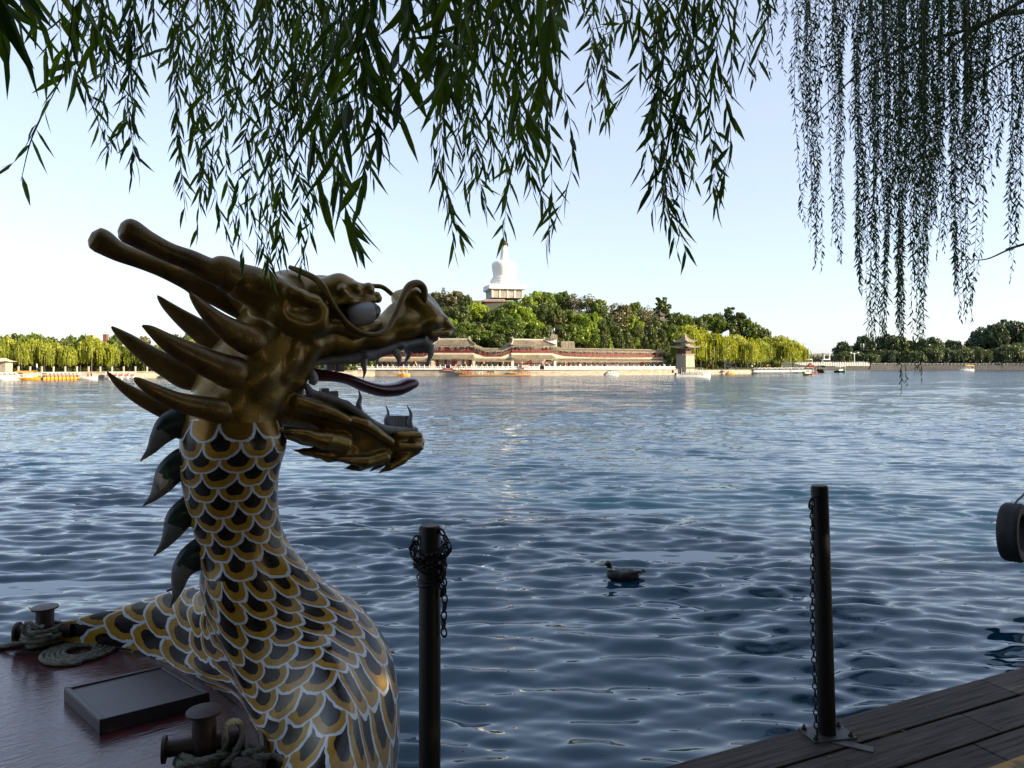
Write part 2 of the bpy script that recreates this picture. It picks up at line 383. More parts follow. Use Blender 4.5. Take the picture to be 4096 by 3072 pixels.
# tongue
tg = MB(); c = zc([(1255, 950, 40), (1330, 966, 38), (1420, 975, 32), (1510, 992, 32), (1600, 1028, 36), (1690, 1050, 42), (1770, 1045, 46), (1830, 1022, 44), (1868, 1010, 34), (1888, 1006, 14)])
pr = crom([np.append(np.array(p), r) for p, r in c], 6); tg.tube([q[:3] for q in pr], [q[3] for q in pr], 16, True, 2.3); tg.build("tongue", M["tongue"], head, True)

# gums: a strip inside each lip
def gums():
    S = Sculpt((1.5, -.32, 2.2), (2.7, .32, 3.1), .009)
    for sg in (-1, 1):
        up = zc([(1290, 908, 19, -.14), (1400, 888, 20, -.135), (1550, 888, 20, -.125), (1650, 870, 20, -.115), (1750, 830, 19, -.1), (1830, 795, 18, -.09), (1920, 778, 16, -.08), (1970, 776, 14, -.05)])
        S.chain(up if sg < 0 else mirror(up), .012)
    S.chain(zc([(1320, 885, 30), (1550, 860, 36), (1750, 810, 34), (1960, 770, 26)]), .02, 4.2)
    V, Q = S.mesh(); mesh_np("gum", V, Q, M["gum"], head, True)
    S = Sculpt((1.45, -.32, 2.0), (2.7, .32, 2.9), .009)
    for sg in (-1, 1):
        lo = zc([(1282, 1030, 18, -.15), (1300, 1065, 22, -.155), (1400, 1092, 22, -.15), (1500, 1130, 22, -.14), (1570, 1175, 22, -.13), (1650, 1240, 22, -.115), (1730, 1272, 22, -.1), (1880, 1270, 20, -.07)])
        S.chain(lo if sg < 0 else mirror(lo), .012)
    S.chain(zc([(1330, 1105, 26), (1500, 1160, 28), (1650, 1260, 26), (1860, 1285, 22)]), .02, 4.0)
    V, Q = S.mesh(); mesh_np("gum", V, Q, M["gum"], head, True)
gums()
# teeth
def tooth(lst): spike("tooth", lst, M["tooth"], head, 10, .75)
tooth([(1925, 770, 34, -.09), (1962, 800, 26, -.09), (1968, 845, 22, -.09), (1955, 885, 11, -.085), (1932, 910, 2, -.08)])
tooth([(1860, 790, 34, .06), (1835, 815, 24, .075), (1845, 850, 21, .075), (1832, 885, 11, .07), (1808, 913, 2, .07)])
tooth([(1765, 825, 26, -.115), (1785, 855, 24, -.12), (1793, 890, 14, -.12), (1789, 928, 2, -.12)])
tooth([(1600, 885, 26, -.14), (1598, 915, 23, -.145), (1602, 950, 13, -.145), (1592, 993, 2, -.145)])
tooth([(1672, 870, 18, .13), (1668, 895, 12, .135), (1662, 930, 2, .135)])
tooth([(1575, 1165, 24, -.13), (1568, 1130, 21, -.135), (1578, 1090, 13, -.135), (1566, 1042, 2, -.135)])
tooth([(1858, 1262, 26, -.07), (1850, 1225, 22, -.075), (1857, 1180, 13, -.075), (1834, 1132, 2, -.075)])
tooth([(1728, 1255, 24, .07), (1720, 1215, 20, .075), (1732, 1178, 12, .075), (1718, 1134, 2, .075)])
tooth([(1310, 1015, 26, -.13), (1318, 990, 36, -.14), (1312, 955, 26, -.14), (1300, 935, 6, -.14)])
def tooth_block(zx0, zy0, zx1, zy1, ta, tb, nt):
    b = MB()
    a0, a1, b0, b1 = ZP(zx1, zy0, ta), ZP(zx1, zy1, ta), ZP(zx0, zy0, tb), ZP(zx0, zy1, tb)
    for i in range(nt):
        f0, f1 = i / nt + .008, (i + 1) / nt - .008
        q = [a0 + (b0 - a0) * f0, a0 + (b0 - a0) * f1, a1 + (b1 - a1) * f1, a1 + (b1 - a1) * f0]
        nrm = Vector((HX * .0 + 1, 0, 0)) * .03
        b.prism([Vector(v) for v in q], nrm * -.5, nrm * .5)
    b.build("tooth", M["tooth"], head, False, .004)
tooth_block(1838, 795, 1945, 846, -.075, .06, 6)
tooth_block(1735, 1192, 1838, 1262, -.06, .06, 6)
def molar(zx0, zx1, zy0, zy1, tp):
    b = MB(); a = ZP(zx0, zy0, tp); c = ZP(zx1, zy1, tp)
    b.box(((a[0] + c[0]) / 2, tp, (a[2] + c[2]) / 2), (abs(c[0] - a[0]), .05, abs(c[2] - a[2]))); b.build("tooth", M["tooth"], head, False, .008)
molar(1385, 1435, 900, 945, .13); molar(1440, 1485, 900, 950, .13); molar(1355, 1400, 1040, 1105, .12); molar(1405, 1450, 1055, 1112, .12)

# dorsal spines on the neck's back: dark green roots, grey tips
for (bx, by, r0, mx, my, tx, ty) in [(395, 912, 34, 345, 945, 303, 996), (395, 1005, 34, 350, 1050, 309, 1093), (412, 1105, 34, 372, 1150, 332, 1201), (440, 1195, 36, 392, 1238, 368, 1312)]:
    pts = crom([np.append(U(bx + 22, by - 10, .05), r0 * .0024), np.append(U(bx, by, .05), r0 * .0026), np.append(U((bx + mx) / 2 - 4, (by + my) / 2 - 6, .05), r0 * .0021), np.append(U(mx, my, .05), r0 * .0014), np.append(U((mx + tx) / 2 + 3, (my + ty) / 2 + 1, .05), r0 * .0007), np.append(U(tx, ty, .05), .003)], 6)
    b = MB(); b.tube([q[:3] for q in pts], [q[3] for q in pts], 12, True, .55)
    nf = len(b.f); b.m = [0 if i // 12 < 15 + rnd.randint(-1, 1) else 1 for i in range(nf)]; b.m[-2] = 0; b.m[-1] = 1
    b.build("dorsal_spine", [M["spine_green"], M["spine"]], boat, True)

# ---------------------------------------------------------------- scaled neck and bow body (one loft)
def scale_material():
    m, nt, b = new_mat("painted_scales")
    uv = N(nt, "ShaderNodeUVMap", uv_map="UVMap"); tc = N(nt, "ShaderNodeTexCoord")
    nz = N(nt, "ShaderNodeTexNoise", i_Scale=9., i_Detail=3.); L(nt, tc, "Object", nz, "Vector")
    sp = N(nt, "ShaderNodeSeparateXYZ"); L(nt, uv, 0, sp, 0); sn = N(nt, "ShaderNodeSeparateColor"); L(nt, nz, "Color", sn, 0)
    v = math_(nt, "ADD", sp.outputs[1], math_(nt, "MULTIPLY_ADD", sn.outputs[0], .42, -.21))
    j = math_(nt, "FLOOR", v); f = math_(nt, "SUBTRACT", v, j)
    cnt = math_(nt, "MULTIPLY_ADD", math_(nt, "GREATER_THAN", j, VSPLIT), NU2 - NU1, NU1)
    uu = math_(nt, "ADD", math_(nt, "MULTIPLY", sp.outputs[0], cnt), math_(nt, "MULTIPLY_ADD", sn.outputs[1], .26, -.13))
    p = math_(nt, "FLOORED_MODULO", j, 2.)
    du0 = math_(nt, "SUBTRACT", math_(nt, "FRACT", math_(nt, "MULTIPLY_ADD", p, .5, uu)), .5)
    du1 = math_(nt, "SUBTRACT", math_(nt, "FRACT", math_(nt, "ADD", uu, math_(nt, "MULTIPLY_ADD", p, -.5, .5))), .5)
    q0 = math_(nt, "MULTIPLY", du0, 2.); d0 = math_(nt, "SQRT", math_(nt, "ADD", math_(nt, "POWER", math_(nt, "ABSOLUTE", q0), 2.3), math_(nt, "POWER", f, 2.)))
    d1 = math_(nt, "MULTIPLY", math_(nt, "ABSOLUTE", math_(nt, "MULTIPLY", du1, 2.)), math_(nt, "MULTIPLY_ADD", f, .5, .5))
    ins = math_(nt, "LESS_THAN", d0, .98)
    d = math_(nt, "ADD", math_(nt, "MULTIPLY", ins, d0), math_(nt, "MULTIPLY", math_(nt, "SUBTRACT", 1., ins), d1))
    outl = math_(nt, "MULTIPLY", math_(nt, "GREATER_THAN", d0, .91), math_(nt, "LESS_THAN", d0, 1.06))
    band = math_(nt, "GREATER_THAN", d, math_(nt, "MULTIPLY_ADD", sn.outputs[2], .25, .4))
    gold = math_(nt, "MAXIMUM", math_(nt, "LESS_THAN", j, VTOP - 1 - .5), math_(nt, "MULTIPLY", math_(nt, "LESS_THAN", j, VTOP - .5), math_(nt, "LESS_THAN", d0, .9)))
    n2 = N(nt, "ShaderNodeTexNoise", i_Scale=22., i_Detail=6., i_Roughness=.7); L(nt, tc, "Object", n2, "Vector")
    def mix(fac, c0, c1):
        x = N(nt, "ShaderNodeMix", data_type="RGBA")
        if isinstance(fac, float): x.inputs[0].default_value = fac
        else: nt.links.new(fac, x.inputs[0])
        for i, c in ((6, c0), (7, c1)):
            if isinstance(c, tuple): x.inputs[i].default_value = (*c, 1)
            else: nt.links.new(c, x.inputs[i])
        return x.outputs[2]
    wear = N(nt, "ShaderNodeMapRange", n1=.35, n2=.7); L(nt, n2, "Fac", wear, 0)
    dark = mix(wear.outputs[0], (.007, .005, .004), (.022, .017, .016)); yel = mix(wear.outputs[0], (.26, .135, .011), (.37, .225, .034)); wht = mix(wear.outputs[0], (.42, .47, .53), (.58, .64, .7))
    c = mix(band, dark, yel); c = mix(gold, c, (.21, .11, .018)); c = mix(outl, c, wht)
    worn = math_(nt, "MULTIPLY", math_(nt, "GREATER_THAN", n2.outputs["Fac"], .7), .5); c = mix(worn, c, (.2, .2, .21))
    nt.links.new(c, b.inputs["Base Color"]); nt.links.new(math_(nt, "MULTIPLY", gold, .5), b.inputs["Metallic"]); b.inputs["Roughness"].default_value = .24; b.inputs["Specular IOR Level"].default_value = .25; b.inputs["Coat Weight"].default_value = .06; b.inputs["Coat Roughness"].default_value = .15
    bp = N(nt, "ShaderNodeBump", i_Strength=.25, i_Distance=.006); nt.links.new(math_(nt, "ADD", math_(nt, "MULTIPLY", outl, .8), n2.outputs["Fac"]), bp.inputs["Height"]); L(nt, bp, 0, b, "Normal")
    return m
VTOP, VSPLIT, NU1, NU2 = 2.0, 10.5, 9.0, 15.0
M["scales"] = scale_material()
def ring(xl, xr, y, flat=.95, wob=0.):
    a, c = U(xl, y), U(xr, y); s0 = (a[0] + c[0]) / 2; rs = (c[0] - a[0]) / 2; z = (a[2] + c[2]) / 2
    return [(s0 + rs * math.cos(R(p)), rs * flat * math.sin(R(p)), z + wob * math.cos(R(p))) for p in (180, 225, 270, 315, 0, 45, 90, 135)]
rows = [ring(425, 580, 860), ring(396, 602, 915), ring(389, 614, 960), ring(392, 598, 1030), ring(410, 598, 1110), ring(432, 622, 1185)]
vv = [0, 1.3, 2.4, 4.7, 7.3, 9.8]
# columns: back, inner near, near ridge, front near, front, front far, far ridge, inner far
ROWS = [  # back, inner near, ridge near, front near, front, front far, ridge far, inner far
 [(.985, 0, 1.50), (1.02, -.19, 1.50), (1.27, -.27, 1.48), (1.53, -.22, 1.48), (1.59, 0, 1.47), (1.42, .22, 1.48), (1.2, .28, 1.5), (1.03, .2, 1.5)],
 [(1.03, 0, 1.32), (1.08, -.23, 1.27), (1.32, -.40, 1.37), (1.66, -.40, 1.34), (1.77, 0, 1.32), (1.53, .42, 1.37), (1.21, .47, 1.41), (1.07, .26, 1.33)],
 [(1.09, 0, 1.16), (1.13, -.29, 1.1), (1.36, -.60, 1.32), (1.73, -.60, 1.12), (1.91, 0, 1.08), (1.6, .68, 1.14), (1.12, .68, 1.35), (1.08, .36, 1.14)],
 [(1.13, 0, 1.0), (1.14, -.42, .97), (1.34, -.84, 1.26), (1.60, -.86, .78), (1.98, 0, .70), (1.55, .95, .82), (1.0, .88, 1.28), (1.05, .5, .98)],
 [(1.15, 0, .9), (1.06, -.68, .86), (1.18, -1.18, 1.1), (1.34, -1.15, .42), (1.88, 0, .28), (1.35, 1.25, .45), (.78, 1.2, 1.14), (.86, 1.0, .84)],
 [(1.16, 0, .8), (.48, -1.50, .8), (.5, -1.64, .93), (1.1, -1.5, .05), (1.70, 0, -.1), (.95, 1.6, .1), (.36, 1.62, .95), (.36, 1.56, .8)]]
rows += ROWS
vv += [12.0, 14.0, 16.1, 18.5, 21.6, 25.4]
def loft(rows, vv, nu=16, nv=10):
    A = np.array(rows)                                  # rows x 8 x 3
    n = A.shape[1]; cols = []
    for c in range(n): cols.append(np.array(crom([np.append(A[r_, c], vv[r_]) for r_ in range(len(rows))], nv)))
    Cc = np.stack(cols, 1)                              # m x 8 x 4
    out = []
    for i in range(n):
        p0, p1, p2, p3 = (Cc[:, (i + d) % n] for d in (-1, 0, 1, 2))
        for k in range(nu):
            t = k / nu
            out.append(.5 * (2 * p1 + (p2 - p0) * t + (2 * p0 - 5 * p1 + 4 * p2 - p3) * t * t + (3 * p1 - p0 - 3 * p2 + p3) * t ** 3))
    out.append(out[0]); G_ = np.stack(out, 1); m, w = G_.shape[:2]
    V = G_[:, :, :3].reshape(-1, 3); u0 = np.tile(np.linspace(0, 1, w), m); vq = G_[:, :, 3].ravel(); uc = np.interp(u0, np.arange(9) / 8, [0, .05, .2, .36, .5, .64, .8, .95, 1]); tq = np.clip((vq - 9.8) / 4, 0, 1); uv = np.stack([u0 + (uc - u0) * tq, vq], 1)
    I = np.arange(m * w).reshape(m, w)
    F = np.stack([I[:-1, :-1], I[1:, :-1], I[1:, 1:], I[:-1, 1:]], -1).reshape(-1, 4)
    return V, F, uv
V, F, uv = loft(rows, vv)
mesh_np("scaled_neck", V, F, M["scales"], boat, True, uv=uv)

# ---------------------------------------------------------------- deck and hull
edge = crom([(-3.4, 1.15, 0), (-1.6, 1.72, 0), (-.3, 1.76, 0), (.35, 1.56, 0), (.765, 1.20, 0), (1.04, .72, 0), (1.15, .36, 0), (1.18, 0, 0)], 6)
full = [tuple(p) for p in edge] + [(p[0], -p[1], 0) for p in edge[-2::-1]]
dk = MB(); n = len(full); dz = .9
dk.add([(p[0], p[1], dz) for p in full] + [(p[0] * .995, p[1] * .97, .78) for p in full], [tuple(range(n))[::-1], tuple(range(n, 2 * n))] + [(i, (i + 1) % n, n + (i + 1) % n, n + i) for i in range(n)])
dk.build("deck", M["deck"], boat)
lp = MB(); vis = full[8:-8]
lp.tube([(p[0] * 1.0, p[1] * .995, dz + .012) for p in vis], .018, 6); lp.build("deck_rim", M["iron"], boat, True)
hl = MB(); lev = [(.86, .99), (.5, .95), (.1, .86), (-.35, .6)]
vs = []; fs = []
for z, k in lev: vs += [((p[0] + 1.2) * k - 1.2, p[1] * k, z) for p in full]
for i in range(len(lev) - 1):
    for k in range(n): fs.append((i * n + k, i * n + (k + 1) % n, (i + 1) * n + (k + 1) % n, (i + 1) * n + k))
hl.add(vs, fs); hl.build("hull", M["hull"], boat, True)
# hatch cover
hz = .965; cn = [to_boat(G(x, y, hz)) for x, y in ((137.6, 1486.6), (215, 1557), (453.6, 1497), (352, 1438))]
hb = MB(); hb.prism(cn, (0, 0, -.066), (0, 0, -.004))
cen = sum(cn, Vector()) / 4; inn = [cen + (v - cen) * .9 for v in cn]
for i in range(4):
    a, b_, c, d = cn[i], cn[(i + 1) % 4], inn[(i + 1) % 4], inn[i]
    hb.prism([a, b_, c, d], (0, 0, -.0042), (0, 0, .004))
hb.build("hatch_cover", M["hatch"], boat, False, .004)
# bollards
def bollard(w, ang, hh=.25):
    p = to_boat(w); b = MB()
    b.lathe([(.066, 0), (.066, .012), (.05, .014), (.05, hh - .014), (.074, hh - .012), (.075, hh), (.0, hh + .004)], p, 20)
    d = Vector((math.cos(ang), math.sin(ang), 0)); c = p + Vector((0, 0, hh * .42))
    b.tube([c - d * .155, c + d * .155], .034, 14)
    for sg in (-1, 1): b.tube([c + d * sg * .15, c + d * sg * .165], .056, 16)
    b.box(p + Vector((0, 0, .006)), (.22, .22, .012), ang)
    return b.build("bollard", M["iron"], boat, True)
bw1 = G(97, 1397, .9); bw2 = P(441, 1550, 3.1); bw2.z = .9
bollard(bw1, R(-38) + R(8)); bollard(bw2, R(-38) + R(18))
# little cleats on the scaled body
for (x, y, tp, rz) in ((709, 1412, -.62, .3), (377, 1268, .62, .2)):
    p = Vector(U(x, y, tp)); b = MB(); b.box(p, (.09, .012, .012), rz, 0, -.3); b.box(p, (.024, .024, .075)); b.build("cleat", M["black"], boat)
# ropes lie on the boat: things of their own
def rope_mesh(name, pts, r, label, cat="rope", sub=6):
    pts = crom(pts, sub); b = MB()
    for ph in (0, 2.1, 4.2):               # three strands twisted together
        tw = []
        for i, p in enumerate(pts):
            p = Vector(p); t = (Vector(pts[min(i + 1, len(pts) - 1)]) - Vector(pts[max(i - 1, 0)])).normalized()
            a = t.cross(Vector((.13, .2, 1))).normalized(); c = t.cross(a); g = i * 1.1 + ph
            tw.append(p + (a * math.cos(g) + c * math.sin(g)) * r * .45)
        b.tube(tw, r * .62, 6)
    o = b.build(name, M["rope"], None, True); return tag(o, label, cat)
c = G(175, 1409, .9) + Vector((0, 0, .014)); sp_ = []
for i in range(0, 96): 
    a = i * .32; rr = .075 + .0039 * i * .32 * 1.15; sp_.append(c + Vector((rr * math.cos(a) , rr * math.sin(a), .003 * math.sin(i * .7))))
rope_mesh("coiled_rope", sp_, .0135, "grey green rope lying in a flat spiral coil on the maroon deck", "rope", 2)
def wrap(cw, turns, z0, rad, wob, seed):
    q = random.Random(seed); out = []
    for i in range(int(turns * 9)):
        a = i * 2 * math.pi / 9; rr = rad + wob * q.random(); out.append((cw.x + rr * math.cos(a), cw.y + rr * math.sin(a), z0 + .012 * i / 9 * 1.4 + wob * .5 * q.random()))
    return out
pts = wrap(bw1, 6.5, .92, .075, .02, 1); pts += [(bw1.x + .05, bw1.y - .12, 1.06), (bw1.x + .02, bw1.y - .15, 1.1), (bw1.x - .03, bw1.y - .14, 1.09), (bw1.x - .02, bw1.y - .13, 1.02)] + wrap(bw1, 2, .96, .1, .02, 3)
pts += [(bw1.x - .2, bw1.y - .06, .93), (bw1.x - .36, bw1.y - .02, .915)]
rope_mesh("mooring_rope", pts, .013, "grey green rope wound round the farther bollard near the coil", "rope", 3)
b2 = bw2; q = [(b2.x + .07, b2.y + .02, .93), (b2.x + .1, b2.y - .02, 1.02), (b2.x + .1, b2.y - .03, 1.09), (b2.x + .125, b2.y, 1.1), (b2.x + .15, b2.y + .02, 1.08), (b2.x + .165, b2.y, 1.03), (b2.x + .14, b2.y - .03, .97), (b2.x + .1, b2.y - .05, .94)]
q += wrap(b2, 3, .93, .085, .03, 5) + [(b2.x + .12, b2.y + .02, .95), (b2.x + .2, b2.y - .02, .975), (b2.x + .24, b2.y + .03, .965), (b2.x + .2, b2.y + .07, .945), (b2.x + .17, b2.y + .02, .98), (b2.x + .24, b2.y - .02, .955), (b2.x + .3, b2.y + .02, .94), (b2.x + .36, b2.y, .93)]
rope_mesh("mooring_rope", q, .0145, "grey green rope knotted on the nearer bollard beside the scaled body", "rope", 4)
# ================================================================== sky, sun
SUN_AZ, SUN_EL = R(110), R(21)
sdir = Vector((math.sin(SUN_AZ) * math.cos(SUN_EL), math.cos(SUN_AZ) * math.cos(SUN_EL), math.sin(SUN_EL)))
w = bpy.data.worlds.new("World"); SC.world = w; w.use_nodes = True
nt = w.node_tree; sky = nt.nodes.new("ShaderNodeTexSky"); sky.sky_type = 'NISHITA'; sky.sun_disc = False
sky.sun_elevation = SUN_EL; sky.sun_rotation = SUN_AZ; sky.air_density = 1.0; sky.dust_density = 1.0; sky.ozone_density = 1.5; sky.altitude = 50
bg = nt.nodes["Background"]; bg.inputs[1].default_value = SKY_STRENGTH; hs = nt.nodes.new("ShaderNodeHueSaturation"); hs.inputs["Saturation"].default_value = .88; hs.inputs["Hue"].default_value = .508; nt.links.new(sky.outputs[0], hs.inputs["Color"]); mxs = nt.nodes.new("ShaderNodeMix"); mxs.data_type = "RGBA"; mxs.inputs[0].default_value = .58; mxs.inputs[7].default_value = (2.12, 2.38, 2.95, 1); nt.links.new(hs.outputs[0], mxs.inputs[6]); nt.links.new(mxs.outputs[2], bg.inputs[0])   # an even milky haze layer over the clear sky
sl = bpy.data.lights.new("sun", 'SUN'); sl.energy = SUN_STRENGTH; sl.angle = R(.5); sl.color = (1, .85, .6)
so = bpy.data.objects.new("sun", sl); COL.objects.link(so); so.rotation_euler = sdir.to_track_quat('Z', 'Y').to_euler(); so.location = (30, -20, 40)
SC.view_settings.view_transform = 'Standard'; SC.view_settings.look = 'None'; SC.view_settings.exposure = EXPOSURE; SC.view_settings.gamma = 1
SC.cycles.max_bounces = 6; SC.cycles.diffuse_bounces = 3; SC.cycles.glossy_bounces = 3; SC.cycles.transmission_bounces = 3; SC.cycles.transparent_max_bounces = 4
SC.cycles.sample_clamp_indirect = 4.0
try: SC.cycles.use_denoising = True
except Exception: pass

# ================================================================== lake
def water_material():
    m, nt, b = new_mat("lake_water")
    b.inputs["Base Color"].default_value = (.002, .022, .042, 1); b.inputs["IOR"].default_value = 1.42; b.inputs["Specular IOR Level"].default_value = .9; b.inputs["Specular Tint"].default_value = (.6, .86, 1, 1)
    geo = N(nt, "ShaderNodeNewGeometry"); ln = N(nt, "ShaderNodeVectorMath", operation="LENGTH"); L(nt, geo, "Position", ln, 0)
    mr = N(nt, "ShaderNodeMapRange", n1=10., n2=160., n3=.03, n4=.1); nt.links.new(ln.outputs["Value"], mr.inputs[0]); L(nt, mr, 0, b, "Roughness")
    mp = N(nt, "ShaderNodeMapping"); mp.inputs["Scale"].default_value = (.55, 1, 1); mp.inputs["Rotation"].default_value = (0, 0, R(9)); L(nt, geo, "Position", mp, 0)
    n1 = N(nt, "ShaderNodeTexNoise", i_Scale=2.3, i_Detail=3., i_Roughness=.5); L(nt, mp, 0, n1, "Vector")
    n2 = N(nt, "ShaderNodeTexNoise", i_Scale=.42, i_Detail=6., i_Roughness=.62); L(nt, mp, 0, n2, "Vector")
    s1 = N(nt, "ShaderNodeMapRange", n1=14., n2=40., n3=.0, n4=1.); nt.links.new(ln.outputs["Value"], s1.inputs[0])
    b1 = N(nt, "ShaderNodeBump", i_Distance=.15); L(nt, n1, "Fac", b1, "Height"); L(nt, s1, 0, b1, "Strength")
    s2 = N(nt, "ShaderNodeMapRange", n1=20., n2=70., n3=0., n4=1.); nt.links.new(ln.outputs["Value"], s2.inputs[0])
    mp3 = N(nt, "ShaderNodeMapping"); mp3.inputs["Scale"].default_value = (.035, .11, 1); L(nt, geo, "Position", mp3, 0); n3_ = N(nt, "ShaderNodeTexNoise", i_Scale=1., i_Detail=5., i_Roughness=.65); L(nt, mp3, 0, n3_, "Vector"); r3 = N(nt, "ShaderNodeMapRange", n1=.36, n2=.64, n3=.12, n4=1.); L(nt, n3_, "Fac", r3, 0)
    b2 = N(nt, "ShaderNodeBump", i_Distance=.9); L(nt, n2, "Fac", b2, "Height"); nt.links.new(math_(nt, "MULTIPLY", s2.outputs[0], r3.outputs[0]), b2.inputs["Strength"]); L(nt, b1, 0, b2, "Normal"); L(nt, b2, 0, b, "Normal")
    return m
M["water"] = water_material()
duck_pos = G(1347, 1250, 0)
def waves(X, Y, dx):
    q = np.random.default_rng(5); Z = np.zeros_like(X)
    nW = 84
    for i in range(nW):
        lam = .2 * (5.5 / .2) ** (i / (nW - 1)); th = q.normal(R(95), R(20)); k = 2 * math.pi / lam
        amp = .0102 * lam * q.uniform(.5, 1.4) * (math.exp(-.5 * (math.log(lam / .34) / .42) ** 2) + .2)
        ph = q.uniform(0, 6.283); fade = np.clip(lam / (3.2 * dx) - .6, 0, 1)
        a = k * (X * math.cos(th) + Y * math.sin(th)) + ph
        Z += amp * fade * (np.sin(a) + .22 * np.cos(2 * a))
    grp = .75 + .35 * np.sin(.9 * X + .5 * Y + 1) * np.sin(.31 * Y - .4 * X) + .15 * np.sin(.13 * X + .21 * Y)
    Z *= grp * np.clip(.85 + (Y - 2) * .04, .85, 1.2)
    # wake behind the duck
    ux = X - duck_pos.x - .15; uy = Y - duck_pos.y
    wk = np.clip(1 - np.abs(np.abs(uy) - ux * .33) / .22, 0, 1) * np.clip(ux * 3, 0, 1) * np.clip(1 - ux / 2.4, 0, 1)
    Z += .013 * wk * np.sin(ux * 18 + np.abs(uy) * 9)
    return Z
def lake():
    ys = [.35]
    while ys[-1] < 260: ys.append(ys[-1] + max(.014, .0048 * ys[-1] * (1 if ys[-1] < 40 else 1.8)))
    ys = np.array(ys); us = np.linspace(-1.4, 1.4, 860)
    Y, Uu = np.meshgrid(ys, us, indexing='ij'); X = Uu * (Y + 1.2)
    dx = np.maximum((2.8 / 859) * (Y + 1.2), np.gradient(ys)[:, None] * np.ones_like(Y))
    Z = waves(X, Y, dx)
    V = np.stack([X, Y, Z], -1).reshape(-1, 3); m, n = X.shape; I = np.arange(m * n).reshape(m, n)
    F = np.stack([I[:-1, :-1], I[:-1, 1:], I[1:, 1:], I[1:, :-1]], -1).reshape(-1, 4)
    o = len(V); e = 5000.
    V2 = np.array([(-e, -60, -.05), (e, -60, -.05), (e, e, -.05), (-e, e, -.05)]); F2 = np.array([[o, o + 1, o + 2, o + 3]])
    ob = mesh_np("lake_water", np.concatenate([V, V2]), np.concatenate([F, F2]), M["water"], None, True); tag(ob, kind="structure")
lake()
# seeds and bits drifting on the water
def debris():
    b = MB(); q = random.Random(4)
    for i in range(420):
        Y = 2.6 + 9 * q.random() ** 1.5; X = q.uniform(-.25, .74) * Y
        zz = float(waves(np.array([[X]]), np.array([[Y]]), np.array([[.02]]))[0, 0]); s = q.uniform(.003, .011); a = q.uniform(0, 3.1)
        b.box((X, Y, zz + .001), (s * q.uniform(1, 2.6), s, .003), a)
    tag(b.build("floating_debris", mat("dry_seed_husk", (.22, .19, .13), .9)), kind="stuff")
debris()

# ================================================================== bank and dock
bk = MB(); bk.box((8, -24.5, -1.0), (90, 48, 4)); tag(bk.build("ground", mat("bank_paving", (.16, .15, .14), .9, 0, (.09, .085, .08), 2)), kind="structure")
D = Vector((.9128, .4085, 0)); NI = Vector((.4085, -.9128, 0)); E0 = Vector((.616, 2.918, 0)); DA = math.atan2(D.y, D.x)
dock = empty("wooden_dock", (E0.x, E0.y, 0), DA, "dark weathered plank dock with a yellow line in the bottom right corner", "dock")
def wood():
    m, nt, b = new_mat("weathered_planks"); tc = N(nt, "ShaderNodeTexCoord"); mp = N(nt, "ShaderNodeMapping"); mp.inputs["Scale"].default_value = (1.2, 26, 6); L(nt, tc, "Object", mp, 0)
    nz = N(nt, "ShaderNodeTexNoise", i_Scale=2.2, i_Detail=8., i_Roughness=.65); L(nt, mp, 0, nz, "Vector")
    n3 = N(nt, "ShaderNodeTexNoise", i_Scale=1.1, i_Detail=3.); L(nt, tc, "Object", n3, "Vector")
    rp = N(nt, "ShaderNodeValToRGB"); rp.color_ramp.elements[0].position = .33; rp.color_ramp.elements[0].color = (.014, .011, .01, 1); rp.color_ramp.elements[1].position = .7; rp.color_ramp.elements[1].color = (.10, .082, .068, 1)
    at = N(nt, "ShaderNodeAttribute", attribute_name="var"); mm = N(nt, "ShaderNodeMix", data_type="RGBA", blend_type="MULTIPLY", n0=.75)
    L(nt, nz, "Fac", rp, 0); L(nt, rp, 0, mm, 6); cb = N(nt, "ShaderNodeCombineColor"); v = math_(nt, "ADD", at.outputs["Fac"], math_(nt, "MULTIPLY_ADD", n3.outputs["Fac"], 1., -.3))
    for i in range(3): nt.links.new(v, cb.inputs[i])
    L(nt, cb, 0, mm, 7); L(nt, mm, 2, b, "Base Color"); b.inputs["Roughness"].default_value = .75; b.inputs["Specular IOR Level"].default_value = .25
    bp = N(nt, "ShaderNodeBump", i_Strength=.8, i_Distance=.006); L(nt, nz, "Fac", bp, "Height"); L(nt, bp, 0, b, "Normal"); return m
M["wood"] = wood()
pl = MB(); pv = []; y = 0.0; q = random.Random(2)
for i in range(22):
    wd = .186 if i else .19; x0 = -1.52
    x = x0
    while x < 5.8:
        x1 = min(x + q.uniform(2.3, 3.6), 6.0); nb = len(pl.v)
        sag = q.uniform(-.003, .003)
        pl.box(((x + x1) / 2, -(y + wd / 2), .978 + sag), (x1 - x - .006, wd, .044)); g = q.uniform(.55, 1.1); pv += [g] * (len(pl.v) - nb); x = x1
    y += wd + .011
pk = pl.build("decking", M["wood"], dock, False, .004); a = pk.data.attributes.new("var", "FLOAT", "POINT"); a.data.foreach_set("value", np.array(pv, dtype=np.float32))
eb = MB(); eb.box((2.24, -.03, .85), (7.5, .05, .2)); eb.box((-1.49, -2.1, .85), (.05, 4.1, .2)); eb.build("edge_beam", M["wood"], dock)
for xx in (-1.3, .6, 2.6, 4.6):
    pb = MB(); pb.tube([(xx, -.2, -1.5), (xx, -.2, .95)], .09, 12); pb.build("support_pile", M["wood"], dock, True)
yl = MB(); yl.box((2.2, -.583, 1.0025), (7.2, .07, .001)); yl.build("painted_line", mat("worn_yellow_line_paint", (.34, .2, .03), .7, 0, (.12, .075, .02), 9, thr=(.35, .5)), dock)
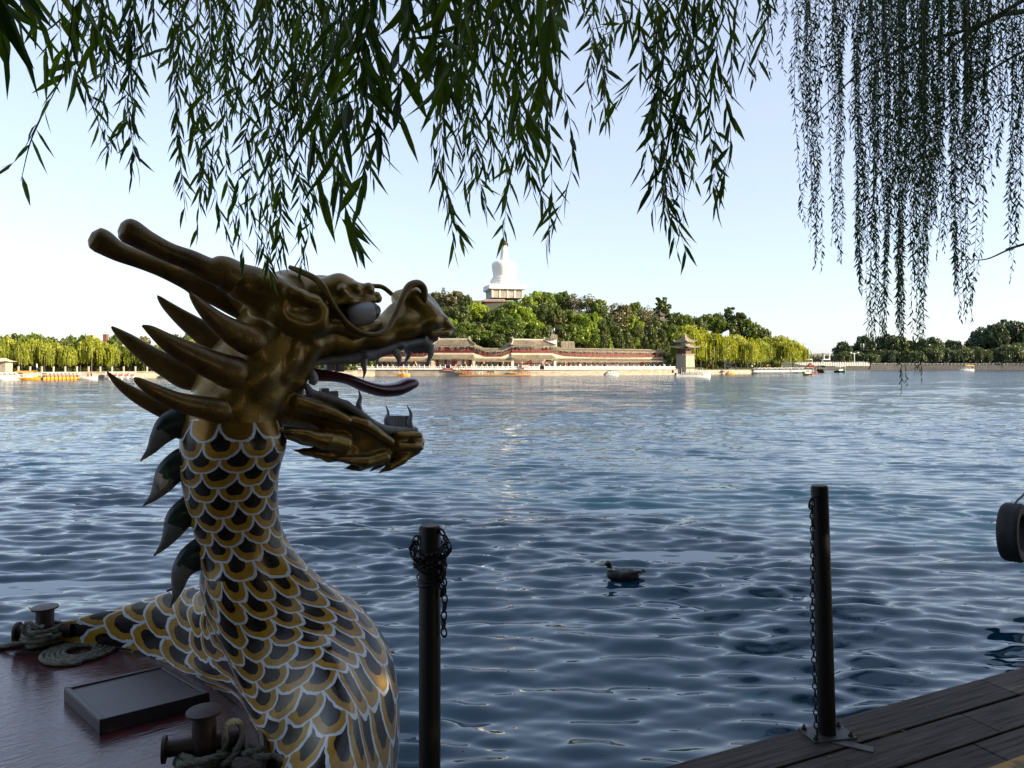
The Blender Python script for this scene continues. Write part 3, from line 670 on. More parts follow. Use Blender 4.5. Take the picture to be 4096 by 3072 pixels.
# scraps on the planks
sb = MB(); q = random.Random(8)
for i in range(70):
    p = (q.uniform(-.2, 3.8), -q.uniform(.02, .7), 1.003); sb.box(p, (q.uniform(.004, .022), q.uniform(.003, .006), .003), q.uniform(0, 3))
tag(sb.build("leaf_litter", mat("dry_leaf_bits", (.2, .16, .07), .9), dock), kind="stuff")

def links(b, pts, ln=.034, r=.0042):
    """chain along a polyline: alternating stadium links"""
    pts = [Vector(p) for p in pts]; d = 0; pos = []; acc = 0
    step = ln * .72
    for a, c in zip(pts[:-1], pts[1:]):
        l = (c - a).length; 
        while d <= acc + l: pos.append((a + (c - a) * ((d - acc) / l), (c - a).normalized())); d += step
        acc += l
    for i, (p, t) in enumerate(pos):
        u = t.cross(Vector((.3, .9, .2))).normalized(); v = t.cross(u)
        if i % 2: u, v = v, u
        a = rnd.uniform(-.25, .25); u, v = u * math.cos(a) + v * math.sin(a), v * math.cos(a) - u * math.sin(a)
        Mx = Matrix((t, u, v)).transposed()
        b.torus(p, ln * .5 - r, r, Mx, 12, 6, .62)
# posts
def post(top, bot, r, label, plate=True):
    o = empty("railing_post", bot, 0, label, "post", "steel railing posts along the dock edge"); t = top - bot; b = MB()
    b.tube([(0, 0, 0), t - t.normalized() * .004, t], [r, r, r - .003], 24); b.build("pipe", M["post"], o, True)
    c = MB(); c.tube([t * .999, t + t.normalized() * .004], [r * .86, r * .84], 24); c.build("end_cap", M["iron"], o, True)
    e = MB(); e.box((0, 0, .006), (.21, .125, .012), DA - .25); e.build("base_plate", M["steel"], o, False, .002)
    for sx in (-1, 1):
        for sy in (-1, 1):
            p = Matrix.Rotation(DA - .25, 3, 'Z') @ Vector((sx * .085, sy * .045, .012)); f = MB(); f.lathe([(.012, 0), (.012, .009), (.006, .01), (.006, .02)], p, 6); f.build("bolt", M["iron"], o)
    return o
b2 = G(1787, 1588, 1.0); t2 = P(1770, 1050, b2.y + .005); post(t2, b2, .0375, "black steel post bolted to the plank dock at right with a chain down its side")
b1 = P(928, 1700, 2.46); b1.z = 1.0; t1 = P(928.5, 1137, 2.46); post(t1, b1, .0375, "black steel post by the dragon's bow with chain wrapped round its top")
st = MB(); pp = G(1842, 1612, 1.0); st.box((pp.x, pp.y, 1.004), (.045, .16, .004), R(62)); tag(st.build("metal_strap", M["steel"]), "small grey metal strap lying on the dock beside the right post", "strap")
cb = MB(); hk = P(1754, 1078, b2.y - .03)
pts = crom([P(1754, 1086, b2.y - .045), P(1756, 1180, b2.y - .05), P(1755, 1320, b2.y - .05), P(1759, 1450, b2.y - .05), P(1763, 1560, b2.y - .05), P(1765, 1582, b2.y - .05)], 12); links(cb, pts, .04, .0046)
ch = cb.build("chain", M["chain"], None, True); tag(ch, "steel chain hanging straight down the left side of the right post", "chain")
hb = MB(); hb.tube(crom([P(1766, 1072, b2.y - .03), P(1757, 1074, b2.y - .045), P(1750, 1082, b2.y - .05), P(1748, 1094, b2.y - .05), P(1752, 1100, b2.y - .05)], 4), .005, 8); hb.build("hook", M["chain"], ch, True)
cb = MB(); q = random.Random(9); z0 = t1.z
for k in range(4):
    zc_ = t1.z - .075 - .022 * k; pts = []
    for i in range(25):
        a = i * 2 * math.pi / 24; pts.append((t1.x + (.049 + .006 * q.random()) * math.cos(a), t1.y + (.049 + .006 * q.random()) * math.sin(a), zc_ + .012 * math.sin(a * 1.0 + k) + .006 * q.random()))
    links(cb, pts, .024, .0034)
for k in range(7):                          # tie wire turns
    zc_ = t1.z - .07 - .02 * k; cb.tube([(t1.x + .045 * math.cos(i * .524), t1.y + .045 * math.sin(i * .524), zc_ + .012 * math.sin(i * .524 + k * 1.3)) for i in range(13)], .003, 5)
def at1(x, y, dy=-.02): return P(x, y, t1.y + dy)
links(cb, [at1(962, 1185), at1(958, 1240), at1(961, 1300), at1(958, 1345), at1(960, 1380)], .04, .0046)
links(cb, [at1(957, 1200, -.035), at1(955, 1250, -.03), at1(954, 1290, -.03)], .036, .0045)
links(cb, [at1(955, 1150), at1(968, 1172), at1(972, 1190), at1(962, 1205)], .036, .0045); links(cb, [at1(898, 1165), at1(889, 1180), at1(893, 1205), at1(905, 1215)], .036, .0045); links(cb, [at1(897, 1172), at1(890, 1168)], .03, .004)
tag(cb.build("chain", M["chain"], None, True), "rusty chain wound round the top of the post beside the dragon", "chain")

# mooring pile with a tyre fender at the right edge
pc = Vector((5.88, 7.9, 0)); pm = MB(); pm.lathe([(.1, -2), (.1, 1.55), (.085, 1.56), (0, 1.58)], pc, 18); tag(pm.build("mooring_pile", M["white"], None, True), "white steel mooring pile at the right edge beside the hanging tyre", "pile")
tc_ = P(2191, 1150, 7.7); ty = empty("tyre_fender", tc_, 0, "black rubber tyre hung above the water at the right edge", "tyre")
ax = Vector((.66, -.75, .04)).normalized(); Q3 = ax.to_track_quat('Z', 'Y').to_matrix()
tb = MB(); prof = [(.19, -.06), (.205, -.085), (.25, -.1), (.295, -.095), (.312, -.07)] + [(.316 - .006 * (i % 2), -.07 + .02 * i) for i in range(1, 7)] + [(.312, .07), (.295, .095), (.25, .1), (.205, .085), (.19, .06)]
n = 40; vs = [Q3 @ Vector((r_ * math.cos(k * 2 * math.pi / n), r_ * math.sin(k * 2 * math.pi / n), z)) for r_, z in prof for k in range(n)]; fs = []
for i in range(len(prof)):
    i2 = (i + 1) % len(prof)
    for k in range(n): fs.append((i * n + k, i * n + (k + 1) % n, i2 * n + (k + 1) % n, i2 * n + k))
tb.add(vs, fs); tb.build("tyre", M["rubber"], ty, True)
rb = MB(); rb.tube(crom([(0, 0, .26), (.02, 0, .33), (.16, .06, .42), (pc.x - tc_.x - .1, pc.y - tc_.y, .58)], 5), .011, 8); rb.build("rope", M["rope"], ty, True)

# ================================================================== duck
def duck():
    S = Sculpt((-.36, -.16, -.12), (.36, .16, .36), .0075)
    S.ball((.02, 0, .02), .1, .03, (1.95, .95, .8)); S.ball((-.13, 0, .03), .085, .05, (1.1, .95, .95)); S.cone((.1, 0, .055), .075, (.3, 0, .1), .012, .04, 1.1)
    S.chain([((-.16, 0, .06), .058), ((-.185, 0, .13), .036), ((-.2, 0, .185), .036)], .03); S.ball((-.212, 0, .205), .042, .02, (1.2, .9, .95))
    S.cone((-.24, 0, .2), .022, (-.315, 0, .178), .013, .012, 1.35)
    S.cone((.0, .075, .06), .05, (.22, .03, .1), .018, .02); S.cone((.0, -.075, .06), .05, (.22, -.03, .1), .018, .02); S.cone((.24, 0, .1), .014, (.285, 0, .13), .005, .01)
    V, F = S.mesh(); c = V[F].mean(1); mi = np.full(len(F), 2)
    mi[(c[:, 0] < -.09)] = 1; mi[(c[:, 2] > .145) & (c[:, 0] < -.1)] = 0; mi[(c[:, 2] > .115) & (c[:, 2] < .135) & (c[:, 0] < -.1)] = 3; mi[c[:, 0] < -.258] = 4; mi[(c[:, 0] > .2)] = 3; mi[(c[:, 0] > .14) & (c[:, 2] > .085)] = 0; mi[(c[:, 2] > .085) & (c[:, 0] > -.09) & (c[:, 0] < .14)] = 1
    cols = [mat("duck_dark_green_head", (.004, .01, .008), .35), mat("duck_brown_chest", (.010, .007, .005), .6), mat("duck_grey_flank", (.02, .019, .018), .7), mat("duck_white_feather", (.5, .5, .48), .7), mat("duck_yellow_bill", (.3, .24, .05), .4)]
    o = mesh_np("duck", V, F, cols, None, True, mi=mi); zz = float(waves(np.array([[duck_pos.x]]), np.array([[duck_pos.y]]), np.array([[.05]]))[0, 0]); o.location = (duck_pos.x, duck_pos.y, max(zz, 0) + .018); o.rotation_euler = (0, 0, R(-4)); o.scale = (.9, .85, .82)
    tag(o, "dark headed duck with a white neck ring swimming left on the open water", "duck")
duck()
# ================================================================== far shores: materials
F_ = mat
M["stone"] = mat("pale_quay_stone", (.34, .29, .23), .85, 0, (.2, .17, .135), .7, .2, 3, (1, 1, 2.5))
M["marble"] = mat("white_marble", (.72, .7, .66), .6, 0, (.58, .56, .52), 1.5)
M["greystone"] = mat("grey_rubble_stone", (.10, .097, .092), .9, 0, (.05, .048, .045), .5, .4, 1.5)
M["tile"] = mat("grey_brown_roof_tile", (.27, .215, .15), .8, 0, (.15, .115, .08), .8)
M["tile_edge"] = mat("roof_ridge_plaster", (.4, .36, .3), .8, 0, (.28, .25, .21), 1.2)
M["red"] = mat("vermilion_timber", (.25, .03, .018), .6, 0, (.15, .018, .013), 1.5)
M["green"] = mat("green_column_paint", (.015, .12, .075), .5, 0, (.01, .08, .05), 2)
M["lattice"] = mat("dark_red_lattice", (.1, .022, .018), .6, 0, (.06, .014, .012), 2)
M["paper"] = mat("pale_window_paper", (.5, .4, .36), .7, 0, (.34, .25, .22), 1)
M["frieze"] = mat("painted_frieze", (.5, .42, .3), .7, 0, (.1, .2, .17), 2.2, thr=(.42, .55))
M["cream"] = mat("cream_plaster", (.46, .41, .32), .8, 0, (.34, .3, .23), 1)
M["brick"] = mat("grey_brick", (.36, .3, .23), .9, 0, (.24, .2, .155), 1.5, .3, 4)
M["yellow"] = mat("yellow_boat_paint", (.65, .3, .02), .4, 0, (.5, .2, .015), 2)
M["orange"] = mat("orange_paint", (.6, .1, .015), .5)
M["canvas"] = mat("dark_green_canvas", (.06, .075, .03), .8)
M["greenboat"] = mat("green_boat_paint", (.02, .3, .1), .4)
M["skin"] = mat("skin", (.45, .28, .2), .6)
M["whitewash"] = mat("stupa_whitewash", (.78, .76, .72), .7, 0, (.66, .63, .57), .25)
M["earth"] = mat("wooded_earth", (.045, .05, .022), 1., 0, (.02, .024, .012), .15)
M["glassdark"] = mat("dark_glass", (.02, .025, .03), .15)
def tn(f, d=5.):
    a, b = Yg(f - d), Yg(f + d); p = Vector((((f - d) / 4 - 512) / FPX * a, a, 0)); q = Vector((((f + d) / 4 - 512) / FPX * b, b, 0)); t = (q - p).normalized()
    return t, Vector((t.y, -t.x, 0))
def Yg(f): return 192 + (max(0, f - 1800) ** 2) * 3.6e-5 if f < 3000 else Yg(2999) + (f - 2999) * .15
def W(f, d, z):                            # facade coordinate f (photo pixels), d metres towards the water, height z
    y = Yg(f); t, n = tn(f); p = Vector(((f / 4 - 512) / FPX * y, y, z)); return p + n * d
def hillmax(f):
    xs = [1000, 1500, 1700, 1900, 2018, 2180, 2420, 2640, 2820, 3000, 3150, 3260, 3400]; hs = [0, 10, 24, 32, 32.5, 28, 26, 22, 16, 8.5, 4, 1.0, 0]
    return float(np.interp(f, xs, hs))
def hill(X, Y):
    f = (X / Y * FPX + 512) * 4; y0 = Yg(f) + 12; t = min(max((Y - y0) / (338. - y0), 0), 1); s = .55 * t + .45 * t * t * (3 - 2 * t)
    return 1.6 + hillmax(f) * s + .5 * math.sin(X * .21) * math.sin(Y * .17) * s * 2
# island ground
fs_ = np.arange(700, 3440, 20.); rows_ = []
for k in range(40):
    rows_.append([W(f, -(-1 + k * 4.2 + (0 if k else .8)) + 0, 0) for f in fs_])
V = [];
for k, r_ in enumerate(rows_):
    for p in r_: V.append((p.x, p.y, hill(p.x, p.y) if k else 1.55))
I = np.arange(len(V)).reshape(40, len(fs_)); Fq = np.stack([I[:-1, :-1], I[:-1, 1:], I[1:, 1:], I[1:, :-1]], -1).reshape(-1, 4)
tag(mesh_np("hill", V, Fq, M["earth"], None, True), kind="structure")

# ---------------------------------------------------------------- quay of the island
def strip(b, f0, f1, d0, d1, z0, z1, step=25.):
    n = max(1, int((f1 - f0) / step)); 
    for i in range(n):
        a, c = f0 + (f1 - f0) * i / n, f0 + (f1 - f0) * (i + 1) / n
        p = [W(a, d0, 0), W(c, d0, 0), W(c, d1, 0), W(a, d1, 0)]; b.prism(p, (0, 0, z0), (0, 0, z1))
q = MB(); strip(q, 1120, 2790, -1.0, 0, -1.5, 1.62, 15); strip(q, 1120, 2790, -6, .12, 1.62, 1.78, 15); strip(q, 1120, 2790, 0, .18, -.6, .12, 15)
tag(q.build("quay_wall", M["stone"]), "pale stone quay wall under the marble balustrade of the long gallery", "quay wall")
q = MB(); strip(q, 2791, 3040, -1.5, 0, -1.5, 1.55, 15); strip(q, 3041, 3240, -1.5, -.6, -1.5, 1.4, 20)
tag(q.build("quay_wall", M["stone"]), "pale stone quay wall under the island willows right of the small tower", "quay wall")
bal = empty("marble_balustrade", W(2050, -.3, 1.78), 0, "long white marble balustrade along the island quay in front of the gallery", "balustrade")
o0 = bal.location.copy(); step = 21.
pm = MB(); pm.box((0, 0, .5), (.2, .2, 1.0)); pm.lathe([(.07, 1.0), (.11, 1.04), (.11, 1.22), (.05, 1.3)], (0, 0, 0), 8); proto = None
rl = MB(); f = 1130.; k = 0
while f < 2700:
    gap = 1772 < f < 1800 or 2140 < f < 2160
    p = W(f, -.3, 1.78) - o0; t, nn = tn(f)
    if proto is None: proto = pm.build("post", M["marble"], bal); o = proto
    else: o = proto.copy(); COL.objects.link(o); o.parent = bal
    o.location = p; o.rotation_euler = (0, 0, math.atan2(t.y, t.x))
    if not gap:
        a = W(f, -.3, 1.78) - o0; c = W(f + step, -.3, 1.78) - o0; m_ = (a + c) / 2; ln = (c - a).length - .2; rz = math.atan2((c - a).y, (c - a).x)
        rl.box(m_ + Vector((0, 0, .2)), (ln, .1, .4), rz); rl.box(m_ + Vector((0, 0, .72)), (ln, .13, .14), rz)
        for u in (-.25, .25): rl.box(m_ + Vector((0, 0, .52)) + (c - a).normalized() * ln * u, (.16, .08, .26), rz)
    f += step
rl.build("panel", M["marble"], bal)

# ---------------------------------------------------------------- the long gallery
OFF = -6.0
gal = empty("waterfront_gallery", W(2150, OFF, 1.7), 0, "long two storey red and green gallery with grey tiled roofs along the island quay", "gallery"); go = gal.location.copy()
def GW(f, d, z): return W(f, d + OFF, z) - go
SEG = []                                   # f0, f1, lower eave, lower top, floor, upper eave, ridge at both ends
C0 = (4.1, 4.9, 5.25, 7.0, 7.65); H0 = (4.7, 6.0, 6.35, 8.35, 10.1)
HALL = [(1722, 1899), (2068, 2250)]
CORR = [(1150, 1682, C0, C0), (1682, 1722, C0, (4.1, 4.9, 6.35, 8.1, 8.9)), (1899, 1951, (4.1, 4.9, 6.35, 8.1, 8.9), C0), (1951, 2025, C0, C0), (2025, 2068, C0, (4.1, 4.9, 6.35, 8.1, 8.9)), (2250, 2302, (4.1, 4.9, 6.35, 8.2, 9.0), (4.2, 5.0, 5.45, 7.2, 7.85)), (2302, 2712, (4.2, 5.0, 5.45, 7.2, 7.85), (4.2, 5.0, 5.45, 7.2, 7.85))]
def lerp(a, b, t): return a + (b - a) * t
def tiles(b, fa, fb, da, za0, za1, db, zb0, zb1, fr=0., n=None):
    """ribbed tile slope from eave (da, z) up to (db, z); fr narrows the top edge by fr photo pixels each side"""
    n = n or max(2, int((fb - fa) / 1.7)); n = min(n, 260); ns = 4
    for i in range(n):
        t0, t1 = i / n, (i + .55) / n; t2 = (i + 1) / n
        for (u0, u1, up) in ((t0, t1, .05), (t1, t2, -.03)):
            vs = []
            for k in range(ns + 1):
                v = k / ns; cv = v ** 1.25
                for u in (u0, u1):
                    f = lerp(fa + fr * v, fb - fr * v, u); cor = (abs(2 * u - 1) ** 6) * (.35 if fr else 0) * (1 - v) ** 2
                    vs.append(GW(f, lerp(da, db, v), lerp(lerp(za0, za1, u), lerp(zb0, zb1, u), cv) + up + cor))
            b.add(vs, [(2 * k, 2 * k + 1, 2 * k + 3, 2 * k + 2) for k in range(ns)])
    # eave board
    m = max(1, int((fb - fa) / 22))
    for i in range(m):
        u0, u1 = i / m, (i + 1) / m; p = []
        b.add([GW(lerp(fa, fb, u0), da - .03, lerp(za0, za1, u0) - .16), GW(lerp(fa, fb, u1), da - .03, lerp(za0, za1, u1) - .16), GW(lerp(fa, fb, u1), da, lerp(za0, za1, u1) - .02), GW(lerp(fa, fb, u0), da, lerp(za0, za1, u0) - .02)], [(0, 1, 2, 3)])
colmesh = {}
def column(f, d, z0, z1, r=.11):
    key = round(z1 - z0, 2)
    if key not in colmesh:
        b = MB(); b.tube([(0, 0, 0), (0, 0, key)], r, 8); o = b.build("column", M["green"], gal, True); colmesh[key] = o
    else: o = colmesh[key].copy(); COL.objects.link(o); o.parent = gal
    o.location = GW(f, d, z0); return o
def bays(f0, f1, w=25.):
    n = max(1, round((f1 - f0) / w)); return [(lerp(f0, f1, i / n), lerp(f0, f1, (i + 1) / n), i / n, (i + 1) / n) for i in range(n)]
wall = MB(); rail = MB(); fr = MB(); slab = MB(); ncol = [0]
def qd(b, fa, fb, d, z0a, z0b, z1a, z1b, th=.06):
    a, c = GW(fa, d, 0), GW(fb, d, 0); dn = (a - GW(fa, d - th, 0))
    v = [a + Vector((0, 0, z0a)), c + Vector((0, 0, z0b)), c + Vector((0, 0, z1b)), a + Vector((0, 0, z1a))]
    b.prism(v, dn * 0, -dn)
def storey(f0, f1, zA0, zA1, zB0, zB1, dwall, dcol, upper, w=25.):
    """floor z and eave z at both ends; lattice wall behind, columns and frieze in front, railing on the upper floor"""
    for (a, c, u, v) in bays(f0, f1, w):
        fl0, fl1 = lerp(zA0, zB0, u), lerp(zA0, zB0, v); e0, e1 = lerp(zA1, zB1, u), lerp(zA1, zB1, v)
        wall.cur = 0; qd(wall, a, c, dwall, fl0, fl1, e0, e1)
        for k in range(4):                  # four lattice leaves per bay
            p0, p1 = (k + .14) / 4, (k + .86) / 4; h0 = .34 if not upper else .3
            wall.cur = 1 if rnd.random() < (.78 if not upper else .55) else 2
            qd(wall, lerp(a, c, p0), lerp(a, c, p1), dwall + .05, lerp(fl0, e0, h0), lerp(fl1, e1, h0), lerp(fl0, e0, .86), lerp(fl1, e1, .86), .03)
            wall.cur = 0
            qd(wall, lerp(a, c, (p0 + p1) / 2 - .015), lerp(a, c, (p0 + p1) / 2 + .015), dwall + .08, lerp(fl0, e0, h0), lerp(fl1, e1, h0), lerp(fl0, e0, .86), lerp(fl1, e1, .86), .03)
        qd(fr, a, c, dcol + .02, e0 - .34, e1 - .34, e0 - .02, e1 - .02, .1)
        for s0, s1 in ((0, .13), (.87, 1)): qd(fr, lerp(a, c, s0), lerp(a, c, s1), dcol + .02, e0 - .62, e1 - .62, e0 - .345, e1 - .345, .06)     # brackets
        if ncol[0] < 98: column(a, dcol, fl0, e0 - .05); ncol[0] += 1
        if upper:
            qd(rail, a, c, dcol + .06, fl0 + .78, fl1 + .78, fl0 + .88, fl1 + .88, .08); qd(rail, a, c, dcol + .06, fl0 + .08, fl1 + .08, fl0 + .17, fl1 + .17, .05)
            for k in range(9):
                p = (k + .3) / 9; qd(rail, lerp(a, c, p), lerp(a, c, p + .045), dcol + .05, lerp(fl0, fl1, p) + .17, lerp(fl0, fl1, p) + .17, lerp(fl0, fl1, p) + .78, lerp(fl0, fl1, p) + .78, .05)
roofc = MB()
for (f0, f1, A, B) in CORR:
    storey(f0, f1, 1.78, A[0] + .1, 1.78, B[0] + .1, -1.6, 0, False); storey(f0, f1, A[2], A[3], B[2], B[3], -1.8, -.3, True)
    tiles(roofc, f0, f1, 1.5, A[0], B[0], -.35, A[1], B[1]); qd(slab, f0, f1, -.2, A[1] - .1, B[1] - .1, A[2], B[2], .3)
    tiles(roofc, f0, f1, .95, A[3], B[3], -2.2, A[4], B[4]); tiles(roofc, f0, f1, -5.0, A[3], B[3], -2.2, A[4], B[4])
    n = max(1, int((f1 - f0) / 20))
    for i in range(n):
        u, v = i / n, (i + 1) / n; qd(roofc, lerp(f0, f1, u), lerp(f0, f1, v), -2.1, lerp(A[4], B[4], u) - .05, lerp(A[4], B[4], v) - .05, lerp(A[4], B[4], u) + .16, lerp(A[4], B[4], v) + .16, .2)
roofc.build("corridor_roof", M["tile"], gal)
for (f0, f1) in HALL:
    H = H0; e = 8
    storey(f0 + 3, f1 - 3, 1.78, H[0] + .15, 1.78, H[0] + .15, -1.8, .5, False, 36.); storey(f0 + 3, f1 - 3, H[2], H[3], H[2], H[3], -1.6, .1, True, 36.)
    rf = MB(); tiles(rf, f0 - e, f1 + e, 1.9, H[0], H[0], -.1, H[1], H[1], 10.); rf.build("lower_roof", M["tile"], gal)
    qd(slab, f0, f1, .25, H[1] - .15, H[1] - .15, H[2], H[2], .4)
    rf = MB(); tiles(rf, f0 - e + 1, f1 + e - 1, 1.5, H[3], H[3], -2.6, H[4], H[4], 26.); tiles(rf, f0 - e + 1, f1 + e - 1, -6.7, H[3], H[3], -2.6, H[4], H[4], 26.)
    for fa, sg in ((f0 - e + 1, 1), (f1 + e - 1, -1)):                 # hipped ends
        a, b_, c, d = GW(fa, 1.5, H[3] + .3), GW(fa, -6.7, H[3] + .3), GW(fa + 26 * sg, -2.7, H[4]), GW(fa + 26 * sg, -2.5, H[4]); rf.add([a, b_, c, d], [(0, 1, 2, 3)])
    up = rf.build("upper_roof", M["tile"], gal)
    rg = MB(); qd(rg, f0 + 18, f1 - 18, -2.5, H[4], H[4], H[4] + .42, H[4] + .42, .25)
    for fa, sg in ((f0 + 19, 1), (f1 - 19, -1)):
        rg.box(GW(fa, -2.6, H[4] + .45), (.5, .35, 1.1), 0, 0, -.25 * sg)
        rg.tube([GW(fa, -2.4, H[4] + .2), GW(fa - 8 * sg, -.9, H[4] - .55), GW(fa - 17 * sg, .6, H[3] + .75), GW(fa - 25 * sg, 1.5, H[3] + .42)], [.2, .18, .15, .12], 6)
    rg.build("ridge", M["tile_edge"], up)
    for fa in (f0, f1):                      # stone pier at each end of the ground floor
        pr_ = MB(); a = GW(fa, 1.05, 0); t, nn = tn(fa); pr_.box(a + Vector((0, 0, 2.95)), (.75, 1.0, 2.5), math.atan2(t.y, t.x)); pr_.build("pier", M["cream"], gal)
    dr = MB(); fm = (f0 + f1) / 2; qd(dr, fm - 13, fm + 13, -1.6, 1.8, 1.8, 4.0, 4.0, .05); dr.build("door", M["red"], gal)
wall.build("lattice_wall", [M["lattice"], M["paper"], M["red"]], gal); rail.build("railing", M["red"], gal); fr.build("frieze", M["frieze"], gal); slab.build("floor_band", M["cream"], gal)

# ---------------------------------------------------------------- small tower at the gallery's end
def hip_roof(b, c, hs, rz, ze, zt, rt, lift=.5, n=14, m=6):
    for side in range(4):
        a = rz + side * math.pi / 2; ux, uy = math.cos(a), math.sin(a); vs = []
        for j in range(m + 1):
            v = j / m; h = lerp(hs, rt, v)
            for i in range(n + 1):
                u = -1 + 2 * i / n; z = ze + (zt - ze) * v ** 1.7 + lift * abs(u) ** 3.5 * (1 - v) ** 2 + (.05 if i % 2 else 0)
                out = h + lift * .3 * abs(u) ** 4 * (1 - v)
                vs.append((c[0] + ux * out - uy * h * u, c[1] + uy * out + ux * h * u, c[2] + z))
        b.add(vs, [(j * (n + 1) + i, j * (n + 1) + i + 1, (j + 1) * (n + 1) + i + 1, (j + 1) * (n + 1) + i) for j in range(m) for i in range(n)])
    return b
tt, tnm = tn(2744); rz = math.atan2(tt.y, tt.x); TY = Yg(2744) - 3.0
corner = Vector(((2744 / 4 - 512) / FPX * TY, TY, 0)); tcn = corner + tt * 2.05 - tnm * 2.05
tw = empty("gate_tower", (tcn.x, tcn.y, 0), rz, "small stone based tower with two tiers of tiled roof at the gallery's right end", "tower")
b = MB(); b.prism([(-2.15, -2.15, 0), (2.15, -2.15, 0), (2.15, 2.15, 0), (-2.15, 2.15, 0)], (0, 0, -1), (0, 0, .6))
vs = [(sx * h, sy * h, z) for z, h in ((.6, 2.1), (6.0, 1.95)) for sx, sy in ((-1, -1), (1, -1), (1, 1), (-1, 1))]; b.add(vs, [(0, 1, 5, 4), (1, 2, 6, 5), (2, 3, 7, 6), (3, 0, 4, 7), (4, 5, 6, 7)])
b.build("stone_base", M["brick"], tw)
b = MB()
for k in range(9):
    for s_ in (-1, 1): b.box((-1.9 + k * .475, s_ * 1.92, 6.25), (.28, .18, .5)); b.box((s_ * 1.92, -1.9 + k * .475, 6.25), (.18, .28, .5)) if 0 < k < 8 else None
b.build("battlement", M["brick"], tw)
b = MB(); b.box((0, 0, 7.2), (2.5, 2.5, 2.4)); b.build("pavilion_wall", M["red"], tw)
b = MB()
for s_ in (-1, 1):
    for k in (-.75, 0, .75): b.box((k, s_ * 1.27, 7.2), (.5, .06, 1.3)); b.box((s_ * 1.27, k, 7.2), (.06, .5, 1.3))
b.build("window", M["lattice"], tw)
for sx in (-1, 1):
    for sy in (-1, 1): b = MB(); b.tube([(sx * 1.6, sy * 1.6, 6.0), (sx * 1.6, sy * 1.6, 8.5)], .13, 8); b.build("column", M["green"], tw, True)
b = MB(); b.box((0, 0, 8.25), (3.3, 3.3, .3)); b.build("frieze", M["frieze"], tw); b = MB(); b.box((0, 0, 9.85), (2.1, 2.1, .4)); b.build("frieze", M["frieze"], tw)
r1 = hip_roof(MB(), (0, 0, 0), 3.4, 0, 8.35, 9.35, 1.3, .55).build("lower_roof", M["tile"], tw)
b = MB(); b.box((0, 0, 9.7), (2.0, 2.0, 1.0)); b.build("upper_storey", M["cream"], tw)
r2 = hip_roof(MB(), (0, 0, 0), 2.5, 0, 10.1, 12.0, .12, .5).build("upper_roof", M["tile"], tw)
b = MB(); b.lathe([(.3, 11.8), (.36, 12.0), (.2, 12.1), (.28, 12.3), (.3, 12.5), (.12, 12.7), (.05, 12.95)], (0, 0, 0), 12); b.build("finial", M["tile_edge"], r2, True)
for rf_, hs, ze, zt, rt, lf in ((r1, 3.4, 8.35, 9.35, 1.3, .55), (r2, 2.5, 10.1, 12.0, .12, .5)):
    b = MB()
    for sx, sy in ((1, 1), (1, -1), (-1, 1), (-1, -1)):
        b.tube([(sx * lerp(hs + lf * .3 * (1 - v), rt, v), sy * lerp(hs + lf * .3 * (1 - v), rt, v), ze + (zt - ze) * v ** 1.7 + lf * (1 - v) ** 2 + .08) for v in (0, .2, .4, .6, .8, 1)], .12, 6)
    b.build("ridge", M["tile_edge"], rf_, True)

# ---------------------------------------------------------------- the white stupa on the hill
SY = 335.; sb_ = PF(2017, 1197, SY); u_ = .0779 * SY / 350
stu = empty("white_stupa", (sb_.x, SY, sb_.z), R(12), "tall white bell shaped stupa on top of the wooded island hill", "stupa")
def zz3(y): return (470 - y) * u_
b = MB(); b.box((0, 0, zz3(443)), (196 * u_, 196 * u_, 54 * u_)); b.build("stone_base", mat("stupa_base_stone", (.36, .31, .25), .9, 0, (.22, .19, .15), .5, .3, 2), stu)
b = MB()
for k in range(5):
    for s_ in (-1, 1): b.box(((k - 2) * 47 * u_, s_ * 99 * u_, zz3(443)), (7 * u_, 4 * u_, 54 * u_)); b.box((s_ * 99 * u_, (k - 2) * 47 * u_, zz3(443)), (4 * u_, 7 * u_, 54 * u_))
b.build("pilaster", M["whitewash"], stu)
b = MB(); b.box((0, 0, zz3(408)), (232 * u_, 232 * u_, 15 * u_)); b.box((0, 0, zz3(417)), (214 * u_, 214 * u_, 5 * u_)); b.build("terrace", M["whitewash"], stu)
b = MB()
for k in range(13):
    for s_ in (-1, 1): b.box(((k - 6) * 18.5 * u_, s_ * 113 * u_, zz3(393)), (4 * u_, 4 * u_, 16 * u_)); b.box((s_ * 113 * u_, (k - 6) * 18.5 * u_, zz3(393)), (4 * u_, 4 * u_, 16 * u_))
for s_ in (-1, 1): b.box((0, s_ * 113 * u_, zz3(394)), (226 * u_, 2.4 * u_, 9 * u_)); b.box((s_ * 113 * u_, 0, zz3(394)), (2.4 * u_, 226 * u_, 9 * u_))
b.build("railing", M["whitewash"], stu)
b = MB(); b.lathe([(r_ * u_, zz3(y)) for r_, y in ((94, 401), (94, 372), (88, 370), (88, 355), (81, 353), (81, 341), (74, 339), (74, 333), (69, 330), (71, 312), (75, 290), (78.5, 268), (79, 255), (76, 245), (68, 236), (52, 230), (34, 227), (27, 226), (27, 212))], (0, 0, 0), 48); b.build("bell_body", M["whitewash"], stu, True)
b = MB(); pr_ = [(27, 212), (27, 207)]
for k in range(13): y = 206 - k * 5.9; r_ = 25 - k * .8; pr_ += [(r_ + 1.2, y), (r_ + 1.2, y - 3.4), (r_ - .6, y - 4.2), (r_ - .6, y - 5.6)]
b.lathe([(r_ * u_, zz3(y)) for r_, y in pr_], (0, 0, 0), 28); b.build("ringed_spire", M["whitewash"], stu, True)
br = mat("weathered_bronze", (.06, .055, .045), .5, .5)
